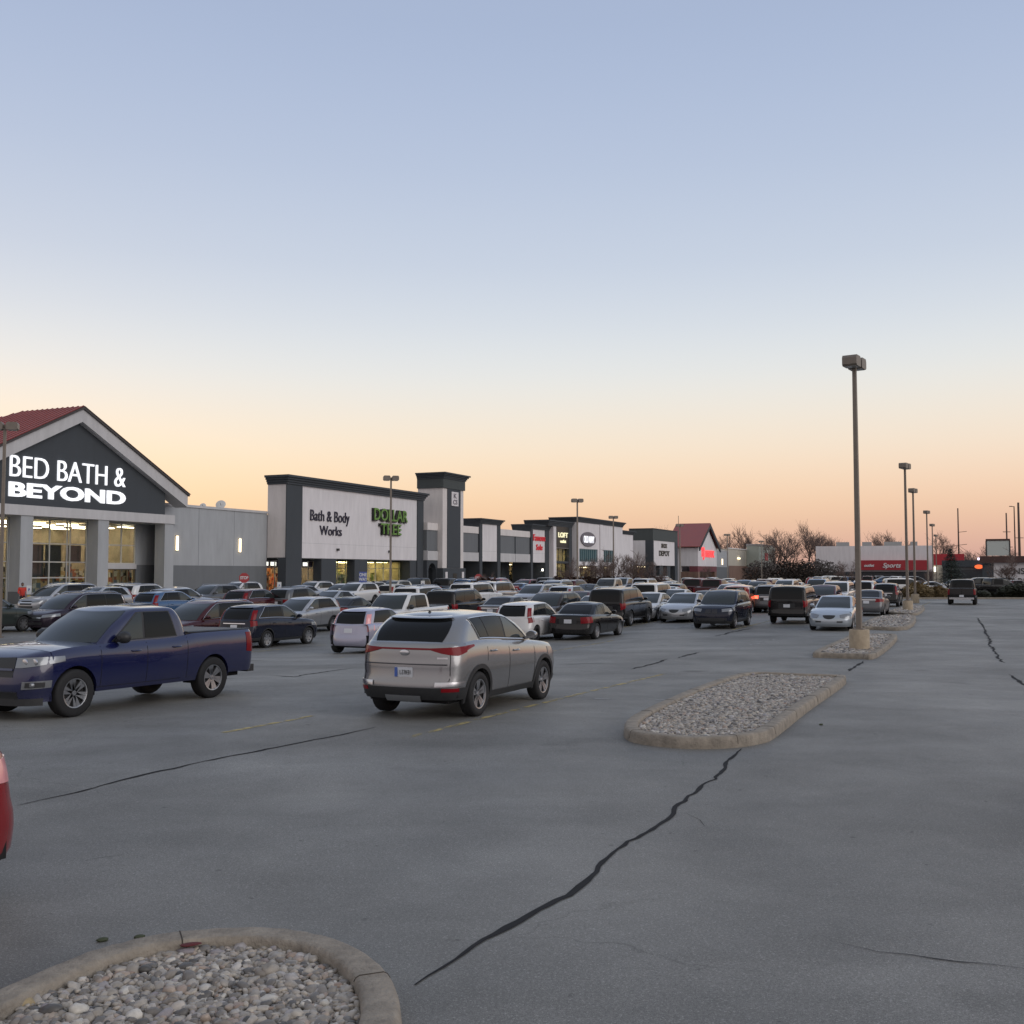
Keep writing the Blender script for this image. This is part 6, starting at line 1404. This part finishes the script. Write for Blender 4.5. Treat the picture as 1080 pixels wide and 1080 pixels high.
for a in [
 (-14,23.5,'crossover','greygreen','R','dark grey-green crossover cut by the left edge behind the blue pickup hood'),
 (82,22,'minivan','plum','F','dark plum minivan with chrome window line behind the blue pickup windshield'),
 (103,18,'crossover','silver','F','silver crossover with a rounded roof behind the plum minivan'),
 (64,17,'minivan','silver','F','silver roofed van barely showing above the plum minivan'),
 (150,23,'sedan','navy','R','low dark sedan showing only its roof above the blue pickup cab'),
 (182,19.5,'crossover','blue2','R','mid blue crossover with a pale roof above the blue pickup cab'),
 (218,25.5,'minivan','maroon','F','maroon minivan facing the viewer behind the blue pickup bed'),
 (252,22,'sedan','grey','R','grey car between the maroon minivan and the navy crossover'),
 (286,26.5,'crossover','navy','R','dark navy crossover with chrome window line at the tail of the blue pickup'),
 (272,18.2,'crossover','maroon','R','dark maroon crossover with chrome window line below the red stop sign'),
 (320,22,'crossover','silver','F','silver crossover facing the viewer behind the navy crossover'),
 (316,17.6,'bmw','grey','R','grey crossover with dark rear glass before the orange lit shop'),
 (350,17.2,'sedan','silver','F','silver sedan half hidden left of the black sedan near the shops'),
 (372,19.8,'sedan','black','R','black sedan with bright red tail lamps before the green lit shop'),
 (424,23.2,'bigpickup','white','F','white crew cab pickup facing the viewer behind the lavender hatchback'),
 (449,18,'boxsuv','white','R','white boxy car just behind the white pickup cab'),
 (397,30,'spark','lavender','R','small lavender hatchback with pink tail lamps left of the silver beige crossover'),
 (486,20,'boxsuv','black','R','large black sport utility car with dark rear glass above the silver beige crossover'),
 (503,16,'boxsuv','white','R','tall white utility car behind the large black one'),
 (526,15,'boxsuv','silver','R','silver utility car with dark rear glass before the banded walkway'),
 (537,20.3,'sedan','grey','R','grey sedan left of the white hatchback'),
 (560,26.3,'hatch','white','R','white hatchback with tall red tail lamps left of the black sedan'),
 (620,26,'volvo','black','R','black sedan with square red tail lamps seen from behind, mid lot'),
 (581,21.8,'bmw','brown','F','dark brown crossover facing the viewer above the white hatchback'),
 (564,15.6,'crossover','silver','F','light grey crossover behind the dark brown crossover'),
 (588,15,'crossover','black','R','black roofed crossover right of the light grey one'),
 (601,16.6,'crossover','silver','R','silver crossover with dark rear glass above the black sedan'),
 (610,18.4,'sedan','maroon','F','dark maroon sedan between brown crossover and white sedan'),
 (629,21.3,'sedan','white','F','white sedan facing the viewer just behind the black sedan'),
 (655,21.3,'boxsuv','black','R','tall boxy black car with sunset lit side windows right of the black sedan'),
 (685,19.7,'sedan','white','F','white sedan facing the viewer with a six sided grille'),
 (690,17,'boxsuv','white','R','tall white utility car behind the white sedan with six sided grille'),
 (723,20.3,'lexus','silver','F','silver sedan facing the viewer left of the navy crossover'),
 (712,17.3,'sedan','white','F','white sedan mostly hidden behind the silver sedan'),
 (762,22.8,'bmw','navy','F','dark navy crossover with twin grille facing the viewer beside the open aisle'),
 (746,18.8,'sedan','grey','F','dark grey sedan behind the navy crossover with twin grille'),
 (770,15.8,'crossover','silver','F','wide silver crossover behind the orange crossover'),
 (782,17.2,'crossover','orange','R','orange crossover with red lamps right of the navy crossover'),
 (800,15.6,'sedan','blue2','R','blue sedan right of the orange crossover'),
 (838,21.3,'boxsuv','black','R','large black utility car with white plate left of the champagne sedan'),
 (868,17.2,'crossover','maroon','F','dark red crossover behind the large black utility car'),
 (882,15.6,'boxsuv','white','F','tall white car behind the champagne sedan'),
 (881,24,'lexus','iceblue','F','pale champagne sedan with oval grille facing the viewer beside the nearest lamp'),
 (917,18.3,'sedan','grey','R','grey sedan seen from behind right of the nearest lamp pole'),
 (935,14.6,'crossover','black','R','black crossover with tall red lamps by the second lamp'),
 (1014,13.7,'bigpickup','black','R','black pickup with chrome rear bumper stopped alone at the kerb'),
 ]: place(*a)
place(815,17,'bmw','grey','R','grey crossover with its brake lights glowing left of the black utility car',tail='redlit')
bpy.context.view_layer.update()
def side(px,s_,key,col_,rz,label):
    Y=F/s_; X=(px-540)/F*Y; o=build_car(key,PT[col_],'red',s_<13.5,NM[CATN[key]]); put(o,X,Y,rz,label,CATN[key],'vehicles beyond the planted kerb')
side(956,10.2,'boxsuv','white',R(-8),'white utility car side on beyond the planted kerb')
side(985,9.6,'sedan','silver',R(-10),'silver sedan side on behind the dry grass clumps')
side(1050,10.8,'bigpickup','black',R(4),'black pickup side on behind the dark shrubs at the right')
side(1030,9.2,'boxsuv','black',R(172),'black utility car behind the pickup stopped at the kerb')
side(905,10.3,'sedan','white',R(30),'white sedan beyond the grey sedan right of the nearest lamp')
rn=random.Random(5)
kinds=['sedan','crossover','boxsuv','hatch','minivan','crossover','sedan','bmw','lexus','bigpickup','volvo']
cols=['white','silver','black','grey','navy','white','silver','maroon','black','blue2','red','cream','grey','white']
CN={'white':'white','silver':'silver','black':'black','grey':'grey','navy':'navy blue','maroon':'maroon','blue2':'blue','red':'red','cream':'cream'}
KN={'sedan':'sedan','lexus':'rounded sedan','volvo':'low sedan','crossover':'crossover','bmw':'sporty crossover','boxsuv':'boxy utility car','hatch':'hatchback','minivan':'minivan','bigpickup':'pickup'}
O=['first','second','third','fourth','fifth','sixth','seventh','eighth','ninth','tenth','eleventh','twelfth','thirteenth','fourteenth','fifteenth','sixteenth','seventeenth','eighteenth']
row=0
for k in range(1,9):
    for sd in (-2.75,2.75):
        u=33+18.4*k+sd; row+=1
        for j in range(17):
            v=-10.0-j*2.75
            if rn.random()>(.52 if k<3 else .72 if k<6 else .62): continue
            if k==1 and v>-41: continue
            if any(abs(u-a)<5.4 and abs(v-b)<2.35 for a,b in PL): continue
            x,y=uv(u,v); px=540+F*x/y
            if y<45 or px<-40 or px>1120: continue
            if x>33 and y>94: continue
            if u<70 and px>880: continue
            kd=rn.choice(kinds if k>2 else ['sedan','crossover','hatch','lexus','volvo','bmw']); cl=rn.choice(cols); fc=rn.choice('RF'); s_=F/y
            o=build_car(kd,PT[cl],'redlit' if rn.random()<.04 and fc=='R' else 'red',s_<14.5,NM[CATN[kd]])
            put(o,x+rn.uniform(-.3,.3),y+rn.uniform(-.2,.2),HEAD[fc]+rn.uniform(-.02,.02),'%s %s, %s from the drive lane in the %s far row'%(CN[cl],KN[kd],O[j],O[row-1]),CATN[kd],'cars in the far rows')
# traffic and parked cars on the far side of the planted kerb
for i,(px,Y) in enumerate(((1003,150),(1018,165),(870,190),(888,185),(900,196),(915,188),(930,200),(946,194),(860,205),(878,215),(925,220),(965,185),(1062,135),(1076,128),(893,160),(866,172))):
    kd=rn.choice(kinds[:6]); cl=rn.choice(cols); o=build_car(kd,PT[cl],'red',True,NM[CATN[kd]]); X=atpx(px,Y)
    put(o,X,Y,R(rn.choice((0,180,90,60))+rn.uniform(-8,8)),'small distant %s %s before the red awning store, %s of the scatter'%(CN[cl],KN[kd],O[i]) if px<1000 else 'small distant %s %s beyond the dark shrubs, %s of the scatter'%(CN[cl],KN[kd],O[i]),CATN[kd],'far cars across the road')
print('cars',len(PL))
for o in sc.objects:
    lb=o.get('label')
    if lb and len(lb.split())>16: print('LONG',len(lb.split()),lb)
